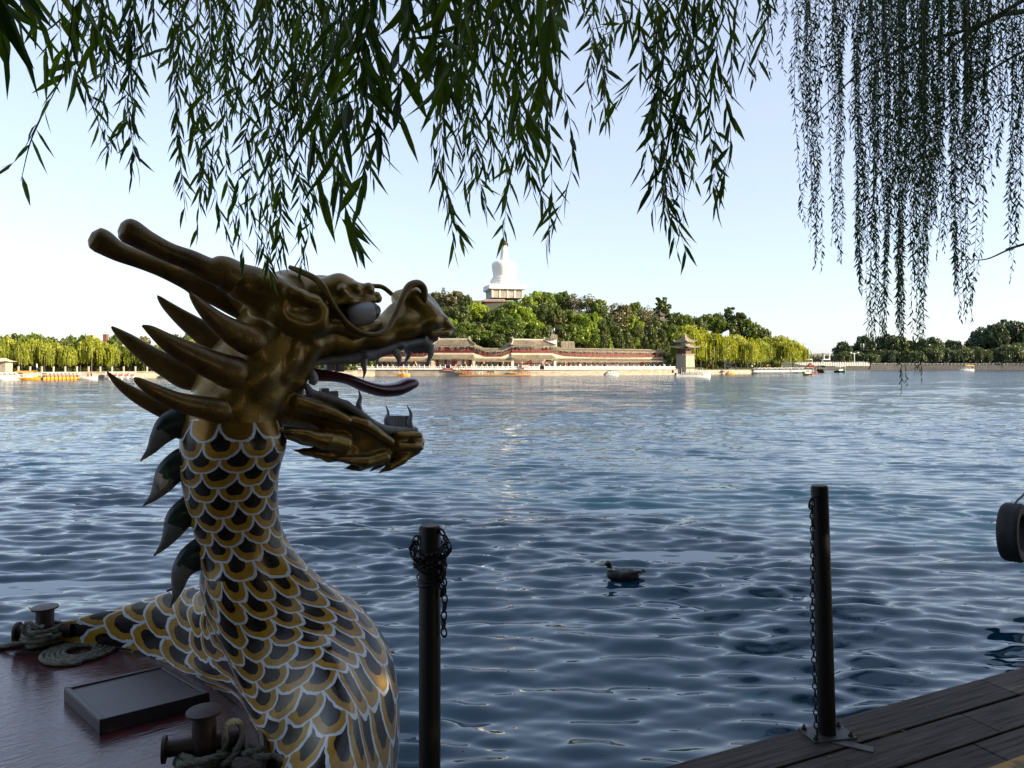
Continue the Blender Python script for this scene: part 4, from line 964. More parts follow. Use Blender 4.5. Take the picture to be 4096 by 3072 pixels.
b = MB(); b.lathe([(r_ * u_, zz3(y)) for r_, y in ((10, 131), (24, 129), (26, 120), (22, 116), (9, 113), (13, 108), (8, 100), (3, 96), (1, 88))], (0, 0, 0), 20)
for k in range(14): a = k * .4488; b.tube([(24 * u_ * math.cos(a), 24 * u_ * math.sin(a), zz3(128)), (24 * u_ * math.cos(a), 24 * u_ * math.sin(a), zz3(136))], .12, 5)
b.build("bronze_canopy", br, stu, True)

# ---------------------------------------------------------------- other buildings on the hill
def house(name, x0, x1, ye, yr, yb, Y, label, wallm, depth=5., rz=0., roofm="tile", cat="building"):
    """x0..x1 eaves, ye eave row, yr ridge row, yb foot row in photo pixels"""
    a, c = PF(x0, ye, Y), PF(x1, ye, Y); zr, zb = PF(x0, yr, Y).z, PF(x0, yb, Y).z; wd = c.x - a.x
    o = empty(name, ((a.x + c.x) / 2, Y, zb), rz, label, cat); h = a.z - zb; rh = zr - zb
    b = MB(); b.box((0, depth / 2, h / 2 - 1.5), (wd * .88, depth * .88, h + 3)); b.build("wall", wallm, o)
    b = MB(); n = max(4, int(wd / .45))
    for i in range(n):
        for sg, y0 in ((1, -.3), (-1, depth + .3)):
            xa, xb = -wd / 2 + wd * i / n, -wd / 2 + wd * (i + 1) / n; up = .07 * (i % 2)
            vs = [(x_, lerp(y0, depth / 2, v), lerp(h, rh, v ** 1.3) + up) for v in (0, .5, 1) for x_ in (xa, xb)]
            b.add(vs, [(0, 1, 3, 2), (2, 3, 5, 4)])
    for sx in (-1, 1): b.add([(sx * wd * .44, .3, h), (sx * wd * .44, depth - .3, h), (sx * wd * .44, depth / 2, rh - .1)], [(0, 1, 2)])
    rf_ = b.build("roof", M[roofm], o); b = MB(); b.box((0, depth / 2, rh + .1), (wd * .98, .3, .35)); b.build("ridge", M["tile_edge"], rf_); return o
h1 = house("temple_hall", 1935, 2020, 1207, 1196, 1232, 318, "low temple hall with brown tiled roof just below the white stupa", M["red"], 7)
house("temple_hall", 1892, 1936, 1209, 1201, 1228, 319, "short tiled side hall left of the temple hall below the stupa", M["red"], 6)
house("temple_hall", 2021, 2052, 1209, 1201, 1228, 319, "short tiled side hall right of the temple hall below the stupa", M["red"], 6)
house("white_building", 2172, 2232, 1356, 1340, 1420, 236, "white walled building peeping above the central hall's roof", M["whitewash"], 6)
house("hillside_house", 2338, 2368, 1355, 1344, 1420, 256, "little grey roofed house between trees right of the central hall", M["brick"], 5)
house("hillside_house", 2400, 2466, 1370, 1354, 1420, 258, "grey tiled house among trees above the gallery's right wing", M["cream"], 6)
house("hillside_house", 2585, 2618, 1326, 1312, 1345, 292, "pale wall and roof half hidden on the slope below the hill pavilion", M["cream"], 5)
house("covered_corridor", 2246, 2300, 1392, 1368, 1420, 232, "grey tiled corridor roof stepping down behind the central hall", M["cream"], 5)
stw = empty("stone_stairway", PF(2204, 1330, 262), 0, "narrow pale stone stairway climbing the slope above the central hall", "stairs")
b = MB(); p0 = PF(2201, 1335, 258) - stw.location; p1 = PF(2209, 1292, 290) - stw.location
for k in range(26): p = p0.lerp(p1, k / 25); b.box(p + Vector((0, 0, -.6)), (2.2, 1.5, 1.6))
b.build("steps", M["marble"], stw)
b = MB()
for sx in (-1, 1): b.prism([p0 + Vector((sx * 1.3, -1, 0)), p1 + Vector((sx * 1.3, 0, 0)), p1 + Vector((sx * 1.3, 0, .9)), p0 + Vector((sx * 1.3, -1, .9))], (-.12, 0, 0), (.12, 0, 0))
b.build("balustrade", M["marble"], stw)
pv = PF(2640, 1312, 296); pav = empty("hill_pavilion", pv, R(30), "dark two tiered pavilion with upturned roofs among the hill's right trees", "pavilion")
b = MB(); b.box((0, 0, -1.5), (5, 5, 3)); b.build("plinth", M["brick"], pav)
for k in range(4): b = MB(); sx, sy = ((-1, -1), (-1, 1), (1, 1), (1, -1))[k]; b.tube([(sx * 1.9, sy * 1.9, 0), (sx * 1.9, sy * 1.9, 2.7)], .18, 8); b.build("column", M["lattice"], pav, True)
b = MB(); b.box((0, 0, 1.5), (3, 3, 3)); b.box((0, 0, 4.3), (2.4, 2.4, 1.4)); b.build("wall", M["lattice"], pav)
dk_t = mat("dark_pavilion_tile", (.06, .055, .045), .8); hip_roof(MB(), (0, 0, 0), 3.2, 0, 2.6, 4.0, 1.3, .8).build("lower_roof", dk_t, pav); r2 = hip_roof(MB(), (0, 0, 0), 2.3, 0, 4.9, 7.0, .1, .8).build("upper_roof", dk_t, pav)
b = MB(); b.lathe([(.25, 6.8), (.3, 7.1), (.12, 7.4), (.05, 8.0)], (0, 0, 0), 10); b.build("finial", dk_t, r2, True)

# ================================================================== left shore
def Yl(f): return 136 + f * .034
def LS(f, z, d=0.): y = Yl(f) + d; return Vector(((f / 4 - 512) / FPX * y, y, z))
b = MB()
for f in range(-260, 1500, 40): p = [LS(f, 0), LS(f + 40, 0), LS(f + 40, 0, 2.5), LS(f, 0, 2.5)]; b.prism(p, (0, 0, -1.5), (0, 0, 1.35)); b.prism([LS(f, 0, -.15), LS(f + 40, 0, -.15), LS(f + 40, 0, 2.5), LS(f, 0, 2.5)], (0, 0, 1.351), (0, 0, 1.5))
tag(b.build("quay_wall", M["stone"]), "low pale stone quay wall along the far left shore", "quay wall")
vs = []; n = 0
for f in range(-300, 1560, 60): vs += [LS(f, 1.3, .3), LS(f, 1.6, 12), LS(f, 2.2, 70), LS(f, 2.2, 400)]; n += 1
tag(mesh_np("shore_ground", vs, np.array([(i * 4 + j, i * 4 + 4 + j, i * 4 + 5 + j, i * 4 + 1 + j) for i in range(n - 1) for j in range(3)]), M["earth"]), kind="structure")
fen = empty("quay_fence", LS(350, 1.5, 1.2), 0, "thin fence with pale posts along the far left quay", "fence"); fo = fen.location.copy()
b = MB()
for f in np.arange(-20, 700, 46.8):
    q = MB(); p = LS(f, 1.5, 1.2) - fo; q.box(p + Vector((0, 0, .5)), (.24, .24, 1.0)); q.box(p + Vector((0, 0, 1.05)), (.3, .3, .1)); q.build("post", M["cream"], fen)
    a, c = LS(f, 1.5, 1.2) - fo, LS(f + 46.8, 1.5, 1.2) - fo
    for z in (.25, .55, .82): b.tube([a + Vector((0, 0, z)), c + Vector((0, 0, z))], .035, 5)
b.build("rail", M["post"], fen)
ch_ = LS(423, 1.6, 60); chm = empty("brick_chimney", ch_, 0, "brick chimney with thin antennas rising above the left shore trees", "chimney")
zt = PF(423, 1339, ch_.y).z - ch_.z; b = MB(); b.box((0, 0, zt / 2), (1.1, 1.1, zt)); b.box((0, 0, zt), (1.25, 1.25, .25)); b.build("stack", mat("red_brown_brick", (.2, .085, .05), .9, 0, (.13, .05, .03), 3), chm)
b = MB(); [b.tube([(x, 0, zt), (x, 0, zt + h)], .045, 4) for x, h in ((-.5, 1.3), (-.2, 2.8), (.15, 1.2), (.5, 1.4))]; b.box((0, 0, zt + .75), (1.2, .05, .05)); b.build("antenna", M["steel"], chm)
p = LS(590, 1.6, 20); rb_ = empty("red_pavilion", p, R(10), "low red walled building behind the left shore willows", "building"); b = MB(); b.box((0, 0, 1.1), (9, 4, 2.4)); b.build("wall", mat("red_wall", (.4, .06, .03), .8), rb_)
hip_roof(MB(), (0, 0, 0), 3.2, 0, 2.3, 3.6, .3, .3).build("roof", M["tile"], rb_)
p = LS(14, 1.5, 1.5); kk = empty("ticket_kiosk", p, 0, "small kiosk with pale hipped roof at the left edge of the far shore", "kiosk"); b = MB(); b.box((0, 0, 1.0), (2.2, 2, 2.0)); b.build("wall", M["brick"], kk); hip_roof(MB(), (0, 0, 0), 1.7, 0, 2.0, 2.7, .2, .1).build("roof", M["cream"], kk)
p = LS(464, 1.6, 45); house("pale_house", 440, 486, 1372, 1360, 1400, p.y, "pale grey roof glimpsed between the left shore trees", M["cream"], 6)

# ================================================================== right shore, causeway
RY = 500.
def RS(f, z, d=0.): y = RY - max(0, 3600 - f) * .02 + d; return Vector(((f / 4 - 512) / FPX * y, y, z))
b = MB(); [b.prism([RS(f, 0), RS(f + 60, 0), RS(f + 60, 0, 3), RS(f, 0, 3)], (0, 0, -1.5), (0, 0, 3.5)) for f in range(3460, 5400, 60)]
tag(b.build("quay_wall", M["greystone"]), "dark stone embankment wall along the far right shore", "quay wall")
vs = []; n = 0
for f in range(2900, 5500, 80): vs += [RS(f, 3.3, 1), RS(f, 3.6, 30), RS(f, 4.4, 500)]; n += 1
tag(mesh_np("shore_ground", vs, np.array([(i * 3 + j, i * 3 + 3 + j, i * 3 + 4 + j, i * 3 + 1 + j) for i in range(n - 1) for j in range(2)]), M["earth"]), kind="structure")
rr = MB()
for f in range(3470, 5300, 14): rr.box(RS(f, 4.1, .6), (.28, .28, 1.2))
for f in range(3470, 5300, 56): 
    for z in (4.1, 4.6): rr.tube([RS(f, z, .6), RS(f + 56, z, .6)], .1, 4)
tag(rr.build("embankment_railing", mat("grey_white_railing", (.4, .4, .4), .7)), "thin pale railing on top of the far right embankment", "railing")
cw = empty("causeway", RS(3330, 0), 0, "pale balustraded causeway between the island willows and the right shore trees", "causeway"); co = cw.location.copy()
b = MB(); [b.prism([RS(f, 0) - co, RS(f + 30, 0) - co, RS(f + 30, 0, 14) - co, RS(f, 0, 14) - co], (0, 0, -1.5), (0, 0, 2.9)) for f in range(3000, 3460, 30)]; b.build("stone_wall", M["greystone"], cw)
b = MB(); [b.prism([RS(f, 0, -.3) - co, RS(f + 30, 0, -.3) - co, RS(f + 30, 0, .5) - co, RS(f, 0, .5) - co], (0, 0, 2.901), (0, 0, 5.0)) for f in range(3000, 3470, 30)]; b.build("parapet", M["cream"], cw)
q0 = None
for f in np.arange(3010, 3470, 9.5):
    if q0 is None: q = MB(); q.box((0, 0, 0), (.7, .9, 2.9)); q0 = o = q.build("post", M["marble"], cw)
    else: o = q0.copy(); COL.objects.link(o); o.parent = cw
    o.location = RS(f, 4.15, 0) - co
def lamp(f, ytop, label, arms=True, hgt=None):
    p = RS(f, 2.9, 7); zt = PF(f, ytop, p.y).z - 2.9; o = empty("street_lamp", p, 0, label, "street lamp"); b = MB(); b.tube([(0, 0, 0), (0, 0, zt)], [.42, .3], 8); b.build("pole", M["white"], o)
    if arms:
        for sx in (-1, 1):
            b = MB(); b.tube([(0, 0, zt - .6), (sx * 2.4, 0, zt - .2)], .2, 6); b.lathe([(.2, -.2), (.75, .1), (.75, .7), (.2, 1.0)], (sx * 2.6, 0, zt - .4), 8); b.build("lamp_head", M["white"], o)
    return o
lamp(3417, 1411, "white double armed street lamp on the causeway before the right shore trees"); lamp(3318, 1408, "plain tall white pole on the causeway, nearer the right shore trees", False); lamp(3296, 1414, "plain shorter white pole on the causeway, nearer the island willows", False)
def bus(f0, f1, label):
    a = RS(f0, 2.95, 5); c = RS(f1, 2.95, 5); ln = c.x - a.x; o = empty("bus", (a + c) / 2, 0, label, "bus"); b = MB(); b.box((0, 0, 2.6), (ln, 2.6, 4.4)); b.build("body", M["white"], o, False, .3)
    b = MB(); b.box((0, -1.31, 3.4), (ln * .92, .04, 1.5)); b.build("window", M["glassdark"], o)
    for sx in (-.34, .34): b = MB(); b.tube([(sx * ln, -1.32, .5), (sx * ln, -1.0, .5)], .5, 12); b.build("wheel", M["rubber"], o)
bus(3203, 3246, "long white bus on the causeway beside the island willows"); bus(3290, 3318, "shorter white van like vehicle beside the tall causeway poles")
def block(f0, f1, yt, Y, label, col):
    a = PF(f0, yt, Y); c = PF(f1, yt, Y); o = empty("city_building", ((a.x + c.x) / 2, Y, 0), 0, label, "building"); h = a.z; w_ = c.x - a.x; b = MB(); b.box((0, 10, h / 2), (w_, 20, h)); b.build("wall", col, o)
    b = MB(); 
    for r_ in range(3):
        for k in range(10): b.box((-w_ / 2 + w_ * (k + .5) / 10, -.05, h - 3.2 - r_ * 4.2), (w_ * .055, .12, 2.0))
    b.build("window", M["glassdark"], o); b = MB(); b.box((0, 10, h + .4), (w_ * 1.02, 20.6, .8)); b.build("roof", M["cream"], o)
block(3238, 3296, 1420, 900, "distant cream city block left of the causeway poles", mat("cream_city_wall", (.5, .42, .33), .8)); block(3300, 3347, 1416, 930, "distant bluish grey city block right of the causeway poles", mat("blue_grey_city_wall", (.34, .38, .44), .8))
house("brown_roof_hall", 3838, 3880, 1396, 1379, 1440, 560, "brown roofed hall showing between the far right trees", M["lattice"], 12)
# ================================================================== boats, people
def hull_mesh(Ln, Wd, Ht, bow=.45, stern=.8, sheer=.15, ns=14):
    b = MB(); vs = []; fs = []; prof = [(0, -.35), (.62, -.3), (.92, .2), (1, 1.0), (.9, 1.0), (.8, .55), (0, .5)]; m = len(prof)
    for i in range(ns + 1):
        u = i / ns; wdt = Wd / 2 * (min(1, ((1 - u) / bow) ** .6) if u > 1 - bow else 1) * (stern + (1 - stern) * min(1, u / .25)); wdt = max(wdt, .02)
        sh = sheer * max(0, (u - .6) / .4) ** 2
        for sg in (1, -1):
            for (a, z) in prof: vs.append((-Ln / 2 + Ln * u, sg * a * wdt, z * Ht + sh * (z > 0)))
    for i in range(ns):
        for h in (0, 1):
            for k in range(m - 1):
                p = i * 2 * m + h * m + k; q_ = p + 2 * m; fs.append((p, p + 1, q_ + 1, q_) if h else (p, q_, q_ + 1, p + 1))
    fs.append(tuple(range(m)) + tuple(range(2 * m - 1, m - 1, -1))); b.add(vs, fs); return b
def person_mesh():
    S = Sculpt((-.35, -.3, -.05), (.35, .3, 1.85), .03)
    S.chain([((0, 0, .95), .15), ((0, 0, 1.15), .13), ((0, 0, 1.38), .15)], .06, 1.25); S.cone((0, 0, 1.45), .06, (0, 0, 1.56), .055); S.ball((.01, 0, 1.66), .105, .02, (1, .85, 1.15))
    for sg in (-1, 1):
        S.chain([((0, .09 * sg, .92), .1), ((.02, .1 * sg, .5), .065), ((-.01, .1 * sg, .08), .05)], .03); S.cone((0, .1 * sg, .05), .05, (.14, .11 * sg, .03), .04, .03)
        S.chain([((0, .2 * sg, 1.4), .065), ((-.02, .26 * sg, 1.12), .05), ((.06, .26 * sg, .86), .04)], .03)
    return S.mesh()
PV, PQ = person_mesh(); pz = PV[PQ].mean(1)[:, 2]; pm_i = np.where(pz > 1.52, np.where(pz > 1.7, 3, 2), np.where(pz > .9, 0, 1))
hairm = mat("dark_hair", (.012, .01, .009), .6); CL = {"white": mat("white_cloth", (.65, .65, .65), .9), "black": mat("black_cloth", (.02, .02, .022), .9), "red": mat("red_cloth", (.45, .04, .04), .9), "blue": mat("blue_cloth", (.05, .1, .25), .9), "grey": mat("grey_cloth", (.2, .2, .2), .9)}
def person(loc, rz, top, bottom, label, sc=1.0):
    o = mesh_np("person", PV, PQ, [CL[top], CL[bottom], M["skin"], hairm], None, True, mi=pm_i); o.location = loc; o.rotation_euler = (0, 0, rz); o.scale = (sc,) * 3
    return tag(o, label, "person", "people by the lake")
for f, d, top, bot, lab in [(1662, -2.2, "white", "black", "person in white standing left of the left gallery hall"), (2128, -2.5, "black", "grey", "person in black standing left of the central hall's door"), (2186, -2.2, "white", "black", "person in white standing right of the central hall's door"), (2199, -1.8, "blue", "black", "person in blue beside the central hall's right columns"), (2211, -2.4, "white", "grey", "person in white leaning by the central hall's last column"), (2336, -2.2, "white", "black", "person in a white top near the left end of the right wing"), (2343, -2.0, "black", "black", "person in black close to the right wing's left end"), (2434, -2, "black", "blue", "person in black walking mid way along the right wing"), (2488, -2.3, "grey", "black", "person in grey by the middle of the right wing"), (2602, -2, "black", "black", "first person of the dark clothed cluster on the right wing's terrace"), (2608, -2.6, "red", "black", "person in red within the cluster on the right wing's terrace"), (2614, -2.1, "black", "grey", "last person of the cluster on the right wing's terrace"), (2636, -2.3, "blue", "black", "person in blue right of the terrace cluster near the tower"), (2676, -2.2, "white", "blue", "person in white nearest the small tower's base")]:
    person(W(f, d, 1.78), rnd.uniform(0, 6), top, bot, lab)
person(W(2846, -1.2, 1.55), 1.0, "red", "black", "person in red standing under the island willows by the tower")
for f, top, lab in ((2990, "black", "person in black under the island willows at the shore path's left"), (3035, "white", "person in white under the island willows at the shore path's middle"), (3095, "red", "person in red under the last island willows")):
    person(W(f, -2.5, 1.5), 2.0, top, "black", lab)
person(LS(86, 1.5, 1.2), 1.5, "black", "black", "person in black at the far left quay fence"); person(LS(147, 1.5, .9), .5, "white", "blue", "person in white on the far left quay behind the yellow boats")

def canopy_boat(name, label, cat, Ln, Wd, hm, cm, hc=1.75, group=None, seat="white", arch=False):
    o = empty(name, (0, 0, 0), 0, label, cat, group); hull_mesh(Ln, Wd, .55).build("hull", hm, o, True)
    b = MB(); c0, c1 = -Ln * .36, Ln * .3
    for i in range(8):
        for k in range(6):
            pt = []
            for (ii, kk) in ((i, k), (i + 1, k), (i + 1, k + 1), (i, k + 1)):
                y = -1 + 2 * kk / 6; pt.append((lerp(c0, c1, ii / 8), y * Wd * .54, hc + (.28 if not arch else .6) * (1 - y * y) ** .7))
            b.add(pt + [(p[0], p[1], p[2] - .07) for p in pt], [(0, 1, 2, 3), (7, 6, 5, 4), (0, 4, 5, 1), (2, 6, 7, 3), (1, 5, 6, 2), (3, 7, 4, 0)])
    b.build("canopy", cm, o)
    b = MB()
    for x in (c0 + .1, (c0 + c1) / 2, c1 - .1):
        for s_ in (-1, 1): b.tube([(x, s_ * Wd * .42, .3), (x, s_ * Wd * .44, hc + .02)], .03, 6)
    b.build("canopy_post", M["white"], o)
    b = MB()
    for x in (-Ln * .2, Ln * .1): b.box((x, 0, .55), (.4, Wd * .7, .12)); b.box((x - .2, 0, .8), (.08, Wd * .7, .5))
    b.build("seat", M[seat], o); return o
def put(o, loc, rz, sc=1.0): o.location = loc; o.rotation_euler = (0, 0, rz); o.scale = (sc,) * 3; return o
def sitter(loc, top, label, rz=0.): return person(loc, rz, top, "black", label, .8)
o = put(canopy_boat("canopy_boat", "yellow canopied boat with orange lifebuoy seen between the dragon's fangs and tongue", "boat", 3.4, 1.6, M["yellow"], M["yellow"]), W(1621, 3, 0), R(6)); bb = MB(); bb.torus((-.3, -.85, .6), .27, .09, Matrix.Rotation(R(90), 3, 'X'), 16, 6); bb.build("lifebuoy", M["orange"], o, True)
put(canopy_boat("canopy_boat", "small yellow boat with a dark canopy tied under the quay right of the tower", "boat", 3.2, 1.5, M["yellow"], M["canvas"]), W(2900, 2.2, 0), R(20))
# long tour boats
def tour_boat(label, f, Y, Ln, rz):
    o = empty("tour_boat", PF(f, 1500, Y) * 1.0, rz, label, "boat"); o.location.z = 0
    hull_mesh(Ln, 2.0, .75, .35, .85, .35).build("hull", M["white"], o, True)
    b = MB(); b.add([(-Ln * .4, -1.02, .68), (Ln * .3, -1.02, .68), (Ln * .44, -.5, .95), (Ln * .44, -.5, .86), (Ln * .3, -1.04, .58), (-Ln * .4, -1.03, .58)], [(0, 5, 4, 1), (1, 4, 3, 2)]); b.build("gunwale_stripe", M["red"], o)
    b = MB(); b.box((-Ln * .08, 0, 2.3), (Ln * .62, 2.0, .14)); b.box((-Ln * .08, -1.0, 2.18), (Ln * .62, .05, .22)); b.build("canopy", M["canvas"], o)
    b = MB()
    for k in range(5):
        for s_ in (-1, 1): b.tube([(-Ln * .36 + k * Ln * .15, s_ * .9, .5), (-Ln * .36 + k * Ln * .15, s_ * .95, 2.3)], .045, 6)
    b.build("canopy_post", M["white"], o); b = MB()
    for k in range(9): b.box((-Ln * .3 + k * Ln * .07, 0, .85), (.08, 1.7, .7)); b.box((-Ln * .27 + k * Ln * .07, 0, .62), (.35, 1.7, .08))
    b.build("seat", M["white"], o); b = MB(); b.box((-Ln * .49, 0, .75), (.45, .4, .55)); b.box((-Ln * .52, 0, .1), (.16, .14, 1.0)); b.build("outboard_motor", M["black"], o, False, .06)
    b = MB(); b.tube([(-Ln * .49, .6, .5), (-Ln * .56, .6, 2.0)], .025, 6); b.build("flagpole", M["white"], o); b = MB(); b.prism([(-Ln * .56, .6, 1.95), (-Ln * .52, .6, 1.2), (-Ln * .56, .6, .95), (-Ln * .6, .6, 1.2)], (0, -.02, 0), (0, .02, 0)); b.build("flag", M["red"], o); return o
tour_boat("white tour boat with long green canopy and red flag nearest the small tower", 2772, 172, 8.6, R(3)); tour_boat("white tour boat with green canopy passing close under the gallery's quay", 2303, 205, 7.2, R(5))
sitter(PF(2723, 1500, 172) * Vector((1, 1, 0)) if False else Vector((PF(2723, 1500, 172).x, 172, .45)), "blue", "person in blue steering the tour boat with the red flag")
o = put(canopy_boat("rowing_boat", "small open white boat below the right wing with people aboard", "boat", 3.9, 1.5, M["white"], M["white"], .75), Vector((PF(2448, 1500, 206).x, 206, 0)), R(4)); 
sitter(Vector((PF(2442, 1500, 206).x, 206, .3)), "black", "person in black sitting in the small white boat's stern"); sitter(Vector((PF(2453, 1500, 206).x, 206, .3)), "grey", "person in grey sitting in the small white boat's bow", 3)
# boats out on the lake at right
o = put(canopy_boat("pedal_boat", "green pedal boat with dark canopy in front of the causeway's left end", "boat", 3.2, 2.0, M["greenboat"], M["post"], 1.9), Vector((PF(3235, 1500, 200).x, 200, 0)), R(-80)); b = MB(); b.box((0, 0, .02), (3.0, 1.9, .3)); b.build("float", M["orange"], o)
sitter(Vector((PF(3235, 1500, 200).x, 200.2, .3)), "red", "person in red seated in the green pedal boat")
o = canopy_boat("pagoda_boat", "boat with red pagoda canopy behind the green pedal boat", "boat", 5.5, 2.6, M["red"], M["red"], 2.2); hip_roof(MB(), (-.3, 0, 0), 1.2, 0, 2.6, 3.9, .15, .35).build("pagoda_roof", M["red"], o); put(o, Vector((PF(3243, 1480, 262).x, 262, 0)), R(5))
put(canopy_boat("pedal_boat", "dark arched canopy boat with orange hull, middle of the lake boats at right", "boat", 3.6, 2.2, M["yellow"], M["black"], 1.7, None, "red", True), Vector((PF(3283, 1480, 300).x, 300, 0)), R(-85), 1.3)
put(canopy_boat("pedal_boat", "green and white canopied boat towards the causeway's right end", "boat", 3.6, 2.2, M["greenboat"], M["white"], 1.7), Vector((PF(3362, 1480, 300).x, 300, 0)), R(-70), 1.35)
put(canopy_boat("pedal_boat", "lone white and yellow boat before the far right embankment", "boat", 4.4, 2.2, M["white"], M["yellow"], 1.6), Vector((PF(3872, 1475, 400).x, 400, 0)), R(10), 1.8)
proto = None
for k in range(15):
    f = 3012 + k * 14.6; loc = W(f, 1.6 + (k % 3) * .25, 0)
    if proto is None: proto = o = canopy_boat("moored_boat", "white canopied boat moored in the long row beneath the island willows", "boat", 3.3, 1.7, M["white"], M["white"], 1.6, "white boats moored beneath the island willows")
    else: o = copy_tree(proto)
    put(o, loc, R(-60 + rnd.uniform(-8, 8)), 1.12)
proto = None
for k in range(9):
    f = 183 + k * 15.4; loc = LS(f, 0, -2.2)
    if proto is None: proto = o = canopy_boat("moored_boat", "yellow boat with striped canopy moored in the row on the far left quay", "boat", 3.0, 1.5, M["yellow"], M["white"], 1.45, "yellow boats moored on the far left quay", "red")
    else: o = copy_tree(proto)
    put(o, loc, R(-75), .8)
proto = None
for k, f in enumerate((8, 28, 48, 68)):
    if proto is None: proto = o = canopy_boat("moored_boat", "white canopied boat moored at the far left edge of the quay", "boat", 3.0, 1.5, M["white"], M["white"], 1.45, "white boats moored at the far left edge")
    else: o = copy_tree(proto)
    put(o, LS(f, 0, -2), R(-15), .85)
proto = None
for k in range(5):
    f = 432 + k * 24
    if proto is None: proto = o = canopy_boat("moored_boat", "white boat with red seats moored in the row above the dragon's lower mane spikes", "boat", 3.0, 1.5, M["white"], M["white"], 1.4, "white boats moored near the dragon's mane spikes", "red")
    else: o = copy_tree(proto)
    put(o, LS(f, 0, -2), R(-50), .85)
put(canopy_boat("canopy_boat", "larger yellow canopied boat between the white and yellow boat rows at left", "boat", 5.6, 2.0, M["yellow"], M["yellow"], 1.7), LS(108, 0, -3), R(3), .9)
b = hull_mesh(3.4, 1.5, .5); o = empty("rowing_boat", LS(357, 0, -4), R(3), "small white boat carrying two people off the far left quay", "boat"); b.build("hull", M["white"], o, True); b = MB(); b.box((-.5, 0, .4), (.3, 1.1, .08)); b.box((.5, 0, .4), (.3, 1.1, .08)); b.build("seat", M["red"], o)
sitter(LS(352, .05, -4), "red", "person in red in the small white boat off the left quay"); sitter(LS(365, .05, -4), "black", "person in black in the small white boat off the left quay")
o = put(canopy_boat("canopy_boat", "green boat at the quay just behind the dragon's lowest spikes", "boat", 3.2, 1.5, M["greenboat"], M["white"], 1.3), LS(682, 0, -2), R(20), .8)

# pontoon landing before the halls
pon = empty("pontoon", W(1975, 3.4, 0), 0, "low floating landing stage with timber edge in front of the gallery's left half", "landing stage"); po = pon.location.copy()
b = MB()
for f0, f1 in ((1838, 2100),):
    n = 12
    for i in range(n): a, c = lerp(f0, f1, i / n), lerp(f0, f1, (i + 1) / n); b.prism([W(a, 4.6, 0) - po, W(c, 4.6, 0) - po, W(c, 1.6, 0) - po, W(a, 1.6, 0) - po], (0, 0, .05), (0, 0, .36))
b.build("deck", mat("brown_landing_deck", (.2, .11, .05), .8), pon)
b = MB(); n = 12
for i in range(n): a, c = lerp(1838, 2100, i / n), lerp(1838, 2100, (i + 1) / n); b.prism([W(a, 4.68, 0) - po, W(c, 4.68, 0) - po, W(c, 4.6, 0) - po, W(a, 4.6, 0) - po], (0, 0, .12), (0, 0, .42))
b.build("edge_board", mat("ochre_timber_edge", (.3, .16, .05), .8), pon)
b = MB()
for f in np.arange(2035, 2100, 8): b.tube([W(f, 4.2, .36) - po, W(f, 4.2, 1.3) - po], .03, 5)
for z in (.8, 1.3): b.tube([W(2035, 4.2, z) - po, W(2099, 4.2, z) - po], .03, 5)
b.build("railing", M["steel"], pon)
for (fa, za, fb, zb, lab) in ((1822, 1.7, 1900, .42, "yellow edged gangway sloping down right of the red banner"), (2090, .42, 2036, 1.2, "yellow edged gangway below the central hall's left end")):
    g = empty("gangway", W((fa + fb) / 2, 1.4, 0), 0, lab, "gangway"); gg = g.location.copy(); b = MB(); b.prism([W(fa, 1.5, za) - gg, W(fb, 1.5, zb) - gg, W(fb, .5, zb) - gg, W(fa, .5, za) - gg], (0, 0, -.06), (0, 0, .06)); b.build("walkway", M["yellow"], g)
    b = MB(); [b.tube([W(fa, d, za + h) - gg, W(fb, d, zb + h) - gg], .03, 5) for d in (.5, 1.5) for h in (.5, .95)]
    for t in range(7): [b.tube([W(lerp(fa, fb, t / 6), d, lerp(za, zb, t / 6)) - gg, W(lerp(fa, fb, t / 6), d, lerp(za, zb, t / 6) + .95) - gg], .025, 5) for d in (.5, 1.5)]
    b.build("handrail", M["steel"], g)
for f, z, lab in ((1858, 1.0, "orange lifebuoy on the left gangway rail, left of its pair"), (1880, .95, "orange lifebuoy on the left gangway rail, right of its pair"), (2071, 1.05, "orange lifebuoy on the landing rail left of the notice board"), (2093, 1.2, "orange lifebuoy on the landing rail under the notice board")):
    b = MB(); t, nn = tn(f); b.torus((0, 0, 0), .34, .1, Matrix.Rotation(math.atan2(t.y, t.x), 3, 'Z') @ Matrix.Rotation(R(90), 3, 'X'), 18, 7); o = b.build("lifebuoy", M["orange"], None, True); o.location = W(f, 4.35 if f > 2000 else 1.65, z); tag(o, lab, "lifebuoy")
def bench(f, lab):
    o = empty("bench", W(f, 3.2, .36), .1, lab, "bench"); b = MB(); b.box((0, 0, .45), (1.1, .45, .07)); b.build("seat", mat("brown_bench", (.16, .07, .03), .7), o); b = MB(); b.box((0, .22, .8), (1.1, .06, .45)); b.build("backrest", o.children[0].data.materials[0], o)
    for sx in (-1, 1): b = MB(); b.box((sx * .48, 0, .2), (.07, .45, .42)); b.build("leg", o.children[0].data.materials[0], o)
bench(1950, "brown bench on the landing stage, left of the closed umbrella"); bench(1962, "brown bench on the landing stage, close beside the closed umbrella")
o = empty("table", W(1920, 3.0, .36), 0, "small white table standing on the landing stage", "table"); b = MB(); b.box((0, 0, .8), (1.0, .7, .08)); b.build("top", M["white"], o)
for sx in (-1, 1): b = MB(); b.box((sx * .42, 0, .38), (.1, .6, .76)); b.build("leg", M["white"], o)
